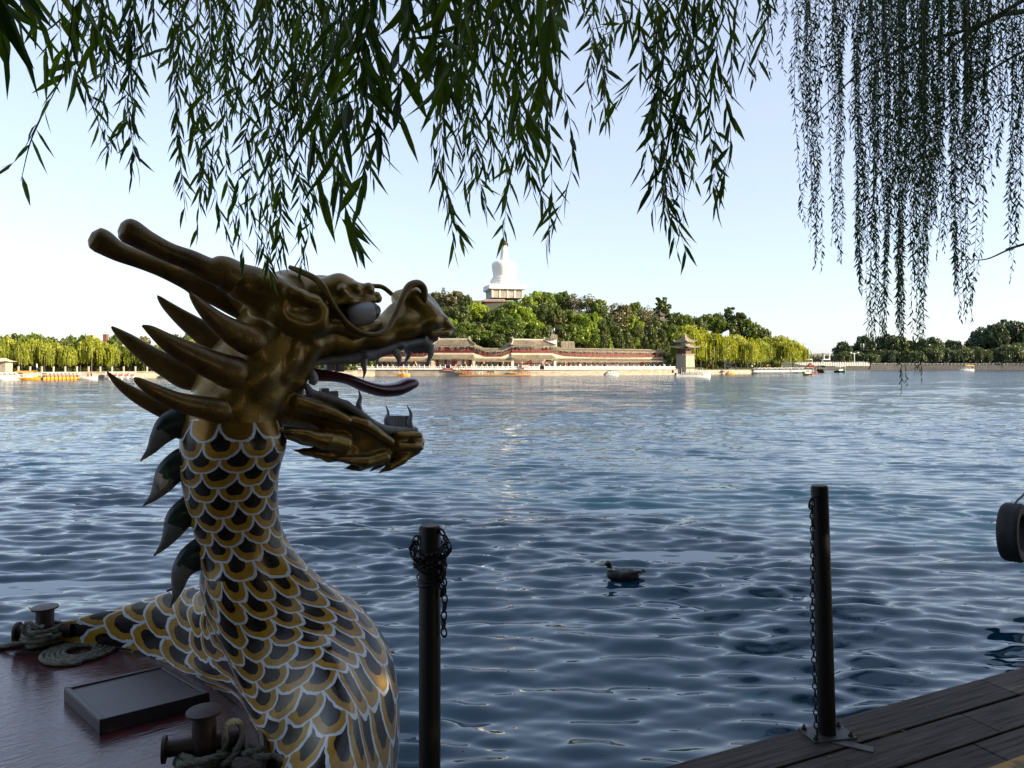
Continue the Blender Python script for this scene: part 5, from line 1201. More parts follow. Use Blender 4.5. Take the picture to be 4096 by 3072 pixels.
o = empty("closed_umbrella", W(1971, 2.6, .36), 0, "closed dark green umbrella standing beside the landing stage benches", "umbrella"); b = MB(); b.tube([(0, 0, 0), (0, 0, 2.3)], .03, 6); b.build("pole", M["steel"], o); b = MB(); b.lathe([(.05, .7), (.2, .85), (.16, 1.5), (.04, 2.3)], (0, 0, 0), 10); b.build("canopy", M["greenboat"], o, True)
# banner with white writing
t, nn = tn(1791); bz = math.atan2(t.y, t.x); bl = W(1791, .35, 1.25)
ban = empty("banner", bl, bz, "dark red banner with two lines of white writing on the quay", "banner"); b = MB(); b.box((0, 0, .45), (2.85, .06, .9)); b.build("panel", mat("dark_red_banner", (.2, .02, .03), .6), ban)
b = MB(); q = random.Random(3)
def glyph(b, x, z, s, q):                    # a small square character of strokes
    for k in range(3): b.box((x, -.035, z + (k - 1) * s * .36), (s * q.uniform(.5, .95), .012, s * .12))
    for k in range(2): b.box((x + (k - .5) * s * q.uniform(.3, .8), -.036, z), (s * .12, .012, s * .9))
for k in range(5): glyph(b, -.6 + k * .3, .66, .2, q)
for k in range(10): glyph(b, -1.15 + k * .255, .26, .19, q)
b.build("lettering", M["white"], ban)
t, nn = tn(2097); o = empty("notice_board", W(2097, .5, 1.4), math.atan2(t.y, t.x), "dark framed notice board on the quay before the central hall", "board"); b = MB(); b.box((0, 0, 1.2), (2.0, .08, 1.0)); b.build("frame", M["lattice"], o); b = MB()
for k in (-.62, 0, .62): b.box((k, -.05, 1.2), (.5, .02, .7))
b.build("notice", M["paper"], o); b = MB(); [b.box((s_ * .9, 0, .4), (.08, .08, 1.0)) for s_ in (-1, 1)]; b.build("leg", M["lattice"], o)
# terrace lamp posts
for i, f in enumerate((1660, 1736, 1860, 1937, 2015, 2092, 2189, 2268)):
    o = empty("lamp_post", W(f, -.9, 1.78), 0, ["first", "second", "third", "fourth", "fifth", "sixth", "seventh", "eighth"][i] + " short lantern post from the left along the gallery terrace", "lamp", "lantern posts on the terrace"); b = MB(); b.tube([(0, 0, 0), (0, 0, 1.5)], .06, 8); b.build("pole", M["lattice"], o); b = MB(); b.lathe([(.08, 1.5), (.17, 1.58), (.17, 2.0), (.06, 2.15)], (0, 0, 0), 8); b.build("lantern", M["yellow"], o)
# ================================================================== trees
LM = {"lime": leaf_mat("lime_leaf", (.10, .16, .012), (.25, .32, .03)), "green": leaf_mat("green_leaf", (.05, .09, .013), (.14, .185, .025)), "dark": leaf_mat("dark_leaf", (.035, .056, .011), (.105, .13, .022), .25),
      "brown": leaf_mat("brown_olive_leaf", (.06, .056, .017), (.135, .12, .034), .15), "willow": leaf_mat("willow_leaf_yellow_green", (.07, .10, .010), (.36, .38, .035), .4), "rdark": leaf_mat("shaded_shore_leaf_dark", (.022, .042, .018), (.05, .075, .026), .2), "rwil": leaf_mat("shaded_shore_leaf_olive", (.04, .06, .018), (.085, .11, .03), .2)}  # far right shore leaves have the shade mixed into their darker colour
def quads(C, A, B): 
    V = np.stack([C - A - B, C + A - B, C + A + B, C - A + B], 1).reshape(-1, 3); return V, np.arange(len(V)).reshape(-1, 4)
def rand_dirs(g, n): v = g.normal(size=(n, 3)); return v / np.linalg.norm(v, axis=1, keepdims=True)
def crown_broad(seed, ncl=70, per=42, leaf=.03, shape=(1, 1, .72), zc_=.62, rcl=.13, hollow=.55, flat=0.):
    g = np.random.default_rng(seed); d = rand_dirs(g, ncl); r_ = g.uniform(hollow, 1, ncl)[:, None] ** .6
    c = d * r_ * np.array(shape) * .5 * (1 - rcl * .8) + np.array([0, 0, zc_]); c += g.normal(0, .03, c.shape)
    cr = g.uniform(.6, 1.25, ncl) * rcl; n = ncl * per; k = np.repeat(np.arange(ncl), per)
    u = rand_dirs(g, n); pos = c[k] + u * (cr[k] * g.uniform(.55, 1, n) ** .5)[:, None] * np.array([1, 1, .75 - flat])
    nrm = u + .9 * rand_dirs(g, n); nrm /= np.linalg.norm(nrm, axis=1, keepdims=True)
    a = np.cross(nrm, rand_dirs(g, n)); a /= np.linalg.norm(a, axis=1, keepdims=True); b = np.cross(nrm, a); s = leaf * g.uniform(.6, 1.3, n)[:, None]
    V, F = quads(pos, a * s, b * s * .7); var = np.repeat(np.clip(g.uniform(0, 1, ncl)[k] * .75 + g.uniform(0, .25, n), 0, 1), 4); return V, F, var
def crown_cone(seed, ncl=80, per=36, leaf=.026, wid=.5):
    g = np.random.default_rng(seed); z = g.uniform(.08, .98, ncl); rr = wid * np.sin(np.clip((1 - z) * 1.25 + .1, 0, 1.2) * 1.25) * g.uniform(.6, 1, ncl); a = g.uniform(0, 6.283, ncl)
    c = np.stack([rr * np.cos(a), rr * np.sin(a), z], 1); n = ncl * per; k = np.repeat(np.arange(ncl), per); u = rand_dirs(g, n)
    pos = c[k] + u * np.array([.09, .09, .11]) * g.uniform(.4, 1, n)[:, None]; nrm = u + rand_dirs(g, n); nrm /= np.linalg.norm(nrm, axis=1, keepdims=True)
    A = np.cross(nrm, rand_dirs(g, n)); A /= np.linalg.norm(A, axis=1, keepdims=True); B = np.cross(nrm, A); s = leaf * g.uniform(.6, 1.2, n)[:, None]
    V, F = quads(pos, A * s, B * s * .7); return V, F, np.repeat(np.clip(g.uniform(0, 1, ncl)[k] * .7 + g.uniform(0, .3, n), 0, 1), 4)
def crown_willow(seed, ncl=46, per=15, seg=8, wq=.011):
    """domed crown of clumps, each trailing curtains of hanging strands"""
    g = np.random.default_rng(seed); Cs = []; As = []; Bs = []; vr = []
    for i in range(ncl):
        d = rand_dirs(g, 1)[0]; d[2] = abs(d[2]) * .95 - .08; r_ = g.uniform(.5, 1); p = np.array([d[0] * .47 * r_, d[1] * .47 * r_, .60 + d[2] * .38 * (.55 + .45 * r_)]); v0 = g.uniform(0, .75); cr = g.uniform(.05, .1)
        for j in range(per):
            o = p + g.normal(0, 1, 3) * cr * np.array([.8, .8, .45]); ln = g.uniform(.12, .38) * (.6 + .75 * np.hypot(p[0], p[1]) / .47); ln = min(ln, o[2] - g.uniform(.17, .3)); out = np.array([o[0], o[1], 0]) * .12
            if ln < .05: continue
            az = g.uniform(0, 3.14)
            for s in range(seg):
                t = (s + .5) / seg; c = o + out * math.sin(t * 1.5) + np.array([0, 0, -ln * t]) + g.normal(0, .006, 3); az += g.normal(0, .7)
                Cs.append(c); As.append(np.array([0.2 * g.normal(), .2 * g.normal(), 1]) * ln / seg * .62); Bs.append(np.array([math.cos(az), math.sin(az), 0]) * wq * g.uniform(.7, 1.5) * (1.15 - .5 * t)); vr.append(v0 + g.uniform(0, .25))
    V, F = quads(np.array(Cs), np.array(As), np.array(Bs)); V2, F2, w2 = crown_broad(seed + 50, 30, 26, .02, (.88, .88, .6), .68, .1, .4)
    return np.concatenate([V, V2]), np.concatenate([F, F2 + len(V)]), np.concatenate([np.repeat(vr, 4), w2])
def crown_pine(seed):
    g = np.random.default_rng(seed); Vs = []; Fs = []; vs_ = []; b = 0
    for k in range(11):
        V, F, v = crown_broad(seed * 7 + k, 7, 40, .028, (.42, .42, .12), 0, .1, .2, .35); z = .42 + .55 * (k / 10) + g.uniform(-.03, .03); a = g.uniform(0, 6.28); rr = .34 * (1 - .75 * (k / 10)) * g.uniform(.5, 1.1)
        V = V + np.array([rr * math.cos(a), rr * math.sin(a), z]); Vs.append(V); Fs.append(F + b); vs_.append(v); b += len(V)
    return np.concatenate(Vs), np.concatenate(Fs), np.concatenate(vs_)
CR = {"broad": [crown_broad(s) for s in (1, 2, 3, 4)], "tall": [crown_broad(s, 80, 40, .026, (.72, .72, .95), .56) for s in (11, 12)], "cone": [crown_cone(s) for s in (21, 22)], "willow": [crown_willow(s) for s in (31, 32, 33, 34)], "pine": [crown_pine(s) for s in (41, 42)], "bare": [crown_broad(s, 60, 26, .022, (.85, .85, .85), .58, .12, .3) for s in (51, 52)]}
cr_cache = {}
def trunk_mb(seed, zt=.7, r=.03, nl=5, spread=.28):
    g = random.Random(seed); b = MB(); top = (g.uniform(-.03, .03), g.uniform(-.03, .03), zt); b.tube(crom([(0, 0, -.12), (g.uniform(-.015, .015), 0, zt * .4), top], 4), [r * (1 - .06 * i) for i in range(9)], 7)
    for i in range(nl):
        a = i * 6.283 / nl + g.uniform(-.4, .4); z0 = zt * g.uniform(.32, .8); e = (spread * math.cos(a) * g.uniform(.6, 1.2), spread * math.sin(a) * g.uniform(.6, 1.2), min(z0 + g.uniform(.2, .4), .93)); m_ = (e[0] * .42, e[1] * .42, z0 + (e[2] - z0) * .6)
        b.tube(crom([(0, 0, z0), m_, e], 3), [r * .5 * (1 - .1 * k) for k in range(7)], 5)
        for k in range(3): 
            q = (e[0] * g.uniform(.6, 1.5), e[1] * g.uniform(.6, 1.5), e[2] + g.uniform(-.08, .12)); b.tube([m_, ((m_[0] + q[0]) / 2, (m_[1] + q[1]) / 2, (m_[2] + q[2]) / 2 + .03), q], [r * .26, r * .2, r * .1], 4)
    return b
TRK = {}
def tree(kind, leafc, loc, w_, h_, label, name, group, idx, rz=None, bark="bark_far"):
    o = empty(name, loc, rnd.uniform(0, 6.28) if rz is None else rz, label, "tree", group); o.scale = (w_, w_, h_)
    i = idx % len(CR[kind]); key = (kind, i, leafc)
    if key not in cr_cache:
        V, F, v = CR[kind][i]; cr_cache[key] = mesh_np("crown", V, F, LM[leafc], o, False, attr={"var": v})
    else: c = cr_cache[key].copy(); COL.objects.link(c); c.parent = o
    k2 = (kind, i, bark)
    if k2 not in TRK: TRK[k2] = trunk_mb(idx + 3, .72 if kind != "willow" else .62, .03 if kind != "bare" else .026, 7 if kind == "bare" else 5, .38 if kind == "bare" else .26).build("trunk", M[bark], o, True)
    else: c = TRK[k2].copy(); COL.objects.link(c); c.parent = o
    return o
ORD = "first second third fourth fifth sixth seventh eighth ninth tenth eleventh twelfth thirteenth fourteenth fifteenth sixteenth seventeenth eighteenth nineteenth twentieth".split()
def ordn(i): return ORD[i] if i < 20 else "twenty " + ORD[i - 20]
DESC = {("broad", "lime"): ("broadleaf_tree", "lime green broadleaf tree"), ("broad", "green"): ("broadleaf_tree", "mid green broadleaf tree"), ("broad", "dark"): ("broadleaf_tree", "dark green leafy tree"), ("tall", "dark"): ("cypress_tree", "dark upright cypress"), ("bare", "brown"): ("sparse_tree", "brown half bare tree"), ("broad", "brown"): ("cypress_tree", "brownish round cypress"), ("cone", "dark"): ("cypress_tree", "dark pointed conifer"), ("cone", "green"): ("conifer_tree", "fresh green pointed conifer"), ("cone", "lime"): ("conifer_tree", "small yellow green conifer"), ("pine", "dark"): ("pine_tree", "dark layered pine"), ("tall", "green"): ("broadleaf_tree", "tall green broadleaf tree")}
def row(lst, phrase, hgt, ymin, ymax, group):
    """lst: (x, top, width) in my enlargement of the hill"""
    lst = sorted(lst)
    for i, (x, yt, wd, kind, lc) in enumerate(lst):
        f, fy = 1400 + x / 1.58, 900 + yt / 1.58; h = hgt * rnd.uniform(.9, 1.12); best = None
        Y = ymin(f) if callable(ymin) else ymin
        while Y < ymax:
            p = PF(f, fy, Y)
            if hill(p.x, Y) + h >= p.z: best = p; break
            Y += 1.5
        if best is None: best = PF(f, fy, ymax); 
        zb = max(hill(best.x, best.y), 1.5) if Y < ymax else hill(best.x, best.y); h = best.z - zb + .3; wdm = wd / 6.32 / FPX * best.y * 1.12
        nm, ds = DESC[(kind, lc)]
        tree(kind, lc, (best.x, best.y, zb), wdm, h * 1.02, f"{ds}, {ordn(i)} from left {phrase}", nm, group, i + int(x), None, "bark_pale" if kind == "bare" else "bark_far")
g_ = "trees on the island hill"
yg = lambda f: Yg(f) + 14
row([(540, 425, 110, "broad", "dark"), (590, 410, 120, "bare", "brown"), (665, 422, 120, "broad", "brown"), (735, 445, 80, "broad", "dark"), (800, 486, 110, "broad", "lime")], "on the skyline left of the stupa", 11, 280, 345, g_)
row([(1120, 448, 110, "broad", "lime"), (1185, 422, 110, "broad", "lime"), (1245, 430, 100, "broad", "green"), (1305, 430, 100, "broad", "lime"), (1355, 428, 100, "broad", "green"), (1415, 436, 120, "bare", "brown"), (1495, 445, 150, "bare", "brown"), (1570, 478, 110, "broad", "green"), (1670, 500, 140, "bare", "brown"), (1735, 505, 120, "broad", "brown"), (1805, 495, 100, "broad", "green"), (1870, 520, 110, "bare", "brown"), (1965, 482, 150, "pine", "dark")], "on the skyline right of the stupa", 11, 270, 345, g_)
row([(2060, 555, 120, "broad", "green"), (2120, 575, 100, "broad", "green"), (2190, 585, 120, "broad", "dark"), (2250, 570, 110, "broad", "green"), (2320, 560, 120, "broad", "green"), (2400, 548, 130, "pine", "dark"), (2460, 570, 120, "pine", "dark"), (2520, 600, 110, "broad", "green"), (2570, 635, 100, "broad", "dark"), (2625, 660, 80, "broad", "dark")], "on the skyline right of the pavilion", 10, 262, 330, g_)
row([(610, 520, 110, "broad", "dark"), (700, 525, 120, "broad", "dark"), (800, 500, 150, "broad", "lime"), (885, 545, 110, "tall", "dark"), (955, 530, 110, "broad", "green"), (1020, 490, 160, "broad", "green"), (1085, 525, 160, "broad", "lime"), (1150, 510, 120, "broad", "dark"), (1225, 515, 100, "tall", "dark"), (1310, 525, 110, "broad", "dark"), (1390, 540, 130, "broad", "green"), (1540, 565, 130, "broad", "lime"), (1620, 560, 120, "tall", "dark"), (1700, 560, 150, "bare", "brown"), (1790, 575, 120, "broad", "lime"), (1862, 555, 120, "bare", "brown"), (1925, 590, 90, "tall", "dark"), (2035, 630, 100, "broad", "green"), (2110, 650, 120, "broad", "lime")], "in the upper slope row", 10, 258, 330, g_)
row([(575, 600, 90, "broad", "brown"), (635, 595, 110, "broad", "lime"), (730, 615, 150, "broad", "green"), (840, 630, 120, "broad", "dark"), (930, 620, 130, "broad", "green"), (1020, 600, 180, "broad", "green"), (1110, 615, 140, "broad", "lime"), (1175, 612, 150, "broad", "lime"), (1240, 640, 90, "tall", "dark"), (1340, 640, 100, "broad", "dark"), (1400, 630, 150, "broad", "green"), (1460, 570, 150, "broad", "lime"), (1530, 620, 110, "broad", "lime"), (1600, 620, 110, "tall", "dark"), (1690, 640, 110, "cone", "dark"), (1745, 655, 120, "cone", "dark"), (1822, 640, 110, "cone", "dark"), (1905, 650, 100, "cone", "dark"), (1985, 630, 90, "cone", "green"), (2060, 640, 120, "broad", "green")], "in the middle slope row", 9.5, 238, 300, g_)
row([(700, 690, 120, "broad", "dark"), (790, 665, 120, "broad", "green"), (870, 670, 150, "broad", "green"), (945, 690, 110, "broad", "dark"), (1040, 670, 120, "broad", "dark"), (1170, 670, 120, "broad", "dark"), (1390, 650, 130, "broad", "green"), (1450, 655, 150, "broad", "lime"), (1550, 685, 90, "cone", "green"), (1605, 710, 70, "cone", "dark"), (1643, 735, 60, "cone", "lime"), (1700, 705, 100, "cone", "dark"), (1760, 700, 100, "cone", "dark"), (1818, 730, 70, "cone", "lime"), (1865, 715, 80, "cone", "dark"), (1920, 690, 90, "cone", "dark"), (1975, 680, 90, "cone", "dark")], "in the row just behind the gallery roofs", 8, yg, 262, g_)
# willows at the island's right end
for i, (x, yt, wd) in enumerate(sorted([(235, 150, 150), (300, 165, 150), (370, 190, 150), (440, 205, 150), (505, 205, 150), (575, 228, 120), (650, 222, 130), (705, 215, 140), (775, 213, 150), (845, 238, 130), (190, 190, 110)])):
    f, fy = 2600 + x / 1.4786, 1200 + yt / 1.4786; Y = Yg(f) + 7 + (i % 3) * 4; p = PF(f, fy, Y); w_ = wd / 1.4786 / 4 / FPX * Y * 1.2
    tree("willow", "willow", (p.x, Y, 1.4), w_, (p.z - 1.4) * 1.03, f"yellow green weeping willow on the island shore, {ordn(i)} from the tower", "willow_tree", "weeping willows right of the small tower", i)
# dark understory so that the hill reads as dense wood
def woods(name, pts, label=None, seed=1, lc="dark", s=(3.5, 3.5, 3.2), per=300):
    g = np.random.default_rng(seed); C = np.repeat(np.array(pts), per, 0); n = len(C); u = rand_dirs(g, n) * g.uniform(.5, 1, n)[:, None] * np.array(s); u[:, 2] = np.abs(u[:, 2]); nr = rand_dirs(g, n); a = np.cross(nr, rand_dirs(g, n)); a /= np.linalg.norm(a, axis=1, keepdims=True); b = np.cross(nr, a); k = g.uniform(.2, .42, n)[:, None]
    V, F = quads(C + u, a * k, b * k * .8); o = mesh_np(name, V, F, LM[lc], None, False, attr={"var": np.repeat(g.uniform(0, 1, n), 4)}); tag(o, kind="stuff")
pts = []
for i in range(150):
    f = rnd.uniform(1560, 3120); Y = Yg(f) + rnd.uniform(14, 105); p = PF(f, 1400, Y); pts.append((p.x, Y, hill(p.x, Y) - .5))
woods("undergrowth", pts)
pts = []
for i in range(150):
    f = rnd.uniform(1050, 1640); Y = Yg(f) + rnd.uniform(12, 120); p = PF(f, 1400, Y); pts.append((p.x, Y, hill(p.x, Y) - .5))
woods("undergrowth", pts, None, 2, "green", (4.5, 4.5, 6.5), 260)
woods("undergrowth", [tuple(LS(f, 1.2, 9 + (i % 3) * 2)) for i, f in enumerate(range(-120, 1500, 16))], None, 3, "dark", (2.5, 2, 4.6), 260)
# left shore: willows in front, darker trees behind
lw = [(-40, 150, 220), (70, 112, 240), (190, 150, 150), (335, 120, 230), (440, 185, 130), (520, 150, 220), (670, 195, 150), (790, 165, 200), (900, 100, 240), (1010, 150, 190), (1110, 180, 130), (1270, 205, 240), (1420, 190, 200), (1600, 150, 230), (1760, 140, 220), (1900, 130, 220), (2040, 170, 200)]
for i, (x, yt, wd) in enumerate(lw):
    f, fy = x / 2.458, 1300 + yt / 2.458; Y = Yl(f) + 4 + (i % 2) * 3; p = PF(f, fy, Y); w_ = wd / 2.458 / 4 / FPX * Y * 1.04
    tree("willow", "willow", (p.x, Y, 1.35), w_, (p.z - 1.35) * 1.02, f"yellow green weeping willow on the far left shore, {ordn(i)} from the left", "willow_tree", "weeping willows on the far left shore", i + 1)
lb = [(40, 95, 120, "dark"), (130, 92, 130, "dark"), (235, 92, 130, "green"), (330, 85, 150, "green"), (410, 100, 140, "green"), (505, 128, 110, "dark"), (640, 130, 110, "dark"), (710, 110, 120, "green"), (830, 90, 130, "green"), (1130, 98, 110, "green"), (1410, 110, 110, "brown"), (1700, 95, 150, "brown"), (1790, 105, 110, "dark"), (1870, 70, 100, "dark")]
for i, (x, yt, wd, lc) in enumerate(lb):
    f, fy = x / 2.458, 1300 + yt / 2.458; Y = Yl(f) + 22 + (i % 2) * 4; p = PF(f, fy, Y); w_ = wd / 2.458 / 4 / FPX * Y * 1.3
    tree("broad", lc, (p.x, Y, 1.9), w_, (p.z - 1.9) * 1.02, f"{DESC[('broad', lc)][1]} behind the left shore willows, {ordn(i)} from the left", "broadleaf_tree", "trees behind the far left willows", i)
# right shore
rb = [(420, 285, 170, "rdark"), (500, 335, 160, "rwil"), (640, 230, 160, "rdark"), (560, 330, 140, "rwil"), (750, 320, 170, "rwil"), (870, 225, 220, "rdark"), (960, 235, 190, "rwil"), (1070, 275, 180, "rwil"), (1170, 290, 160, "rwil"), (1280, 252, 190, "rwil"), (1380, 295, 150, "rdark"), (1480, 278, 210, "rwil"), (1560, 325, 130, "rdark"), (1720, 260, 150, "rdark"), (1830, 145, 240, "rdark"), (1930, 115, 200, "rdark"), (1990, 95, 200, "rdark"), (2070, 84, 220, "rdark"), (2170, 92, 220, "rdark"), (2270, 100, 200, "rdark"), (2380, 110, 200, "rdark")]
for i, (x, yt, wd, lc) in enumerate(sorted(rb)):
    f, fy = 3200 + x / 2.469, 1250 + yt / 2.469; Y = 520 + (i % 3) * 8; p = PF(f, fy, Y); w_ = wd / 2.469 / 4 / FPX * Y * 1.2
    tree("broad", lc, (p.x, Y, 3.5), w_, (p.z - 3.5) * 1.02, f"{'dark green' if lc == 'rdark' else 'olive green'} shaded tree on far right shore, {ordn(i)} from left in back row", "broadleaf_tree", "back row of trees on the far right shore", i)
rw = [(430, 380, 130), (560, 380, 140), (700, 400, 150), (820, 380, 150), (930, 370, 150), (1040, 380, 150), (1140, 370, 150), (1240, 340, 180), (1330, 350, 150), (1420, 345, 180), (1500, 360, 150), (1570, 365, 170), (1640, 350, 160), (1710, 335, 190), (1790, 350, 160), (1860, 365, 170), (1960, 345, 190), (2030, 330, 160), (2090, 300, 210), (2190, 290, 200), (2290, 300, 200)]
for i, (x, yt, wd) in enumerate(rw):
    f, fy = 3200 + x / 2.469, 1250 + yt / 2.469; Y = 506 + (i % 2) * 5; p = PF(f, fy, Y); w_ = wd / 2.469 / 4 / FPX * Y * 1.25
    tree("willow", "rdark" if i % 3 == 1 else "rwil", (p.x, Y, 3.2), w_, (p.z - 3.2) * 1.02, f"shaded weeping willow on far right shore, {ordn(i)} from left in front row", "willow_tree", "front row of willows on the far right shore", i)
woods("undergrowth", [tuple(RS(f, 3.2, 14)) for f in range(3480, 4300, 10)], None, 5, "rdark", (6, 4, 12), 260)
woods("distant_wood", [tuple(RS(f, 3.2, 60)) for f in range(3060, 3420, 10)], None, 6, "rdark", (7, 5, 10), 220)

# ================================================================== willows over the camera
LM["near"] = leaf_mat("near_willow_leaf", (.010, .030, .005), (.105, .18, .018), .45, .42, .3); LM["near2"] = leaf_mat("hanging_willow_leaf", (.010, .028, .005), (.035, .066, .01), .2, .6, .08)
M["stem"] = mat("willow_stem", (.06, .065, .02), .7, 0, (.035, .03, .015), 8)
def blades(P0, d, s, Lg, Wd, bend):
    nrm = np.cross(d, s); Lg = Lg[:, None]; Wd = Wd[:, None]; bend = bend[:, None]
    q = lambda t: P0 + d * Lg * t + nrm * bend * Lg * t * t + np.array([0, 0, -1.]) * np.abs(bend) * Lg * t * t * .5
    a, m1, m2, e = q(0.), q(.3), q(.64), q(1.)
    f1 = nrm * Wd * .22; V = np.stack([a, m1 - s * Wd * .5 + f1, m1, m1 + s * Wd * .5 + f1, m2 - s * Wd * .42 + f1 * .8, m2, m2 + s * Wd * .42 + f1 * .8, e], 1).reshape(-1, 3); n = len(P0); i = np.arange(n)[:, None] * 8
    T = np.concatenate([i + np.array([[0, 1, 2, 2]]), i + np.array([[0, 2, 3, 3]]), i + np.array([[1, 4, 5, 2]]), i + np.array([[2, 5, 6, 3]]), i + np.array([[4, 7, 5, 5]]), i + np.array([[5, 7, 6, 6]])])
    return V, T
def branch(par, strands, lm, g, leafL, spc, out=(28, 58), wr=.13):
    Vs = []; Fs = []; mi = []; var = []; base = 0; v0 = g.uniform(-.15, .4)
    for pts in strands:
        pts = np.array(crom(pts, 8)); seg = np.linalg.norm(np.diff(pts, axis=0), axis=1); cum = np.concatenate([[0], np.cumsum(seg)]); tot = cum[-1]
        sp_ = spc * g.uniform(.85, 1.2); t = np.arange(g.uniform(0, sp_), tot, sp_)
        t = t[g.uniform(0, 1, len(t)) < .93]; n = len(t)
        if n < 2: continue
        p = np.stack([np.interp(t, cum, pts[:, k]) for k in range(3)], 1); k = np.clip(np.searchsorted(cum, t) - 1, 0, len(seg) - 1); tg = (pts[k + 1] - pts[k]) / seg[k][:, None]
        az = np.arange(n) * 2.4 + g.normal(0, .5, n) + g.uniform(0, 6); side = np.stack([np.cos(az), np.sin(az), np.zeros(n)], 1); side -= tg * (side * tg).sum(1, keepdims=True); side /= np.linalg.norm(side, axis=1, keepdims=True)
        an = np.radians(g.uniform(out[0], out[1], n)); tail = np.clip((t / tot - .9) / .1, 0, 1); an *= 1 - .55 * tail
        d = tg * np.cos(an)[:, None] + side * np.sin(an)[:, None]; d[:, 2] -= .12; d /= np.linalg.norm(d, axis=1, keepdims=True)
        s = np.cross(d, rand_dirs(g, n)); s /= np.linalg.norm(s, axis=1, keepdims=True); Lg = leafL * g.uniform(.6, 1.2, n) * (1 - .25 * tail)
        V, F = blades(p, d, s, Lg, Lg * wr * g.uniform(.8, 1.3, n), g.uniform(-.35, .35, n)); Vs.append(V); Fs.append(F + base); mi.append(np.zeros(len(F), int)); vv_ = np.clip(v0 + g.uniform(-.2, .5, n) + (g.uniform(0, 1, n) > .93) * .5, 0, 1); var.append(np.repeat(vv_, 8)); base += len(V)
        m = len(pts); rr = (.0024 - .0016 * cum / tot) * (1.0 if leafL > .08 else 1.7); ring = []
        for a in (0, 2.09, 4.19): ring.append(pts + np.stack([rr * math.cos(a), rr * math.sin(a), 0 * rr], 1))
        V = np.stack(ring, 1).reshape(-1, 3); I = np.arange(m * 3).reshape(m, 3); F = np.concatenate([np.stack([I[:-1, j], I[:-1, (j + 1) % 3], I[1:, (j + 1) % 3], I[1:, j]], 1) for j in range(3)]); Vs.append(V); Fs.append(F + base); mi.append(np.ones(len(F), int)); var.append(np.zeros(len(V))); base += len(V)
    if not Vs: return
    V = np.concatenate(Vs) - np.array(par.location)
    F = np.concatenate(Fs); fl = [tuple(r_) if r_[2] != r_[3] else tuple(r_[:3]) for r_ in F.tolist()]
    mesh_np("branch", V, fl, [lm, M["stem"]], par, False, mi=np.concatenate(mi), attr={"var": np.concatenate(var)})
g = np.random.default_rng(77)
NEAR = [  # x, tip row, spread, strands, nearest, farthest
 (12, 95, 22, 3, 1.1, 1.3), (160, 105, 50, 8, 2.2, 3.4), (120, 175, 25, 3, 1.9, 2.4), (215, 235, 25, 5, 2.4, 3.2), (245, 335, 28, 4, 2.8, 3.4), (288, 385, 18, 4, 2.6, 3.2), (330, 160, 45, 10, 2.6, 4), (260, 120, 60, 9, 2, 3.5),
 (430, 420, 38, 13, 2.8, 4.4), (400, 505, 14, 6, 2.7, 3.2), (455, 250, 55, 14, 3.4, 5), (505, 568, 28, 12, 2.6, 4.2), (560, 602, 30, 13, 2.4, 3.6), (608, 606, 22, 7, 2.6, 3.4), (600, 300, 75, 20, 2.6, 5), (645, 588, 22, 9, 2.4, 3.6), (700, 425, 38, 16, 2, 3.4), (680, 230, 55, 16, 2, 4), (760, 400, 32, 11, 2, 3), (772, 535, 12, 6, 1.9, 2.3), (822, 325, 22, 8, 1.9, 2.8), (850, 220, 16, 5, 1.8, 2.5),
 (945, 200, 14, 4, 1.6, 2), (1000, 210, 28, 7, 1.8, 2.6), (982, 540, 18, 4, 2.2, 2.8), (1000, 430, 28, 9, 2.6, 3.4), (1058, 465, 28, 11, 2.6, 3.6), (1095, 515, 9, 6, 2.2, 2.8), (1148, 415, 32, 11, 2.6, 3.6), (1182, 530, 14, 3, 2.2, 2.8), (1160, 330, 18, 4, 1.5, 2.2), (1080, 200, 30, 6, 2, 3),
 (1290, 268, 20, 6, 2.6, 3.4), (1325, 255, 14, 5, 2.6, 3.6), (1400, 455, 18, 4, 2.2, 3), (1432, 480, 22, 7, 2.4, 3.2), (1468, 560, 16, 5, 2.2, 2.8), (1500, 390, 24, 9, 2.5, 3.4), (1540, 455, 14, 4, 2.3, 2.8), (1450, 180, 45, 6, 2.6, 3.8), (1570, 215, 24, 6, 2.6, 3.6), (1622, 175, 20, 5, 2.8, 3.8)]
nw = empty("willow_tree", (-1.6, -2.4, 1.0), 0, "nearest willow hanging big dark leaves over the dragon and the sky", "tree"); nl_ = np.array(nw.location)
b = MB(); b.tube(crom([(0, 0, -.3), (.1, .1, 1.6), (-.05, .3, 3.4), (.2, .5, 5.2)], 5), [.34, .3, .28, .27, .26, .25, .24, .24, .23, .22, .22, .21, .2, .19, .18, .16], 14); b.build("trunk", M["bark"], nw, True)
for e in [(-2.2, 5.0, 5.0), (-.6, 5.6, 4.9), (.8, 6.0, 4.9), (2.2, 5.6, 4.8), (3.6, 5.2, 4.9), (-1.2, -3, 5.4), (3.5, -2.5, 5.6)]:
    e = (e[0], e[1], e[2] - .3); b = MB(); m_ = (e[0] * .45, e[1] * .45 + .3, 4.9); b.tube(crom([(0.1, .45, 4.2), m_, e], 6), [.12, .11, .1, .09, .08, .07, .06, .055, .05, .045, .04, .035, .03], 8); b.build("limb", M["bark"], nw, True)
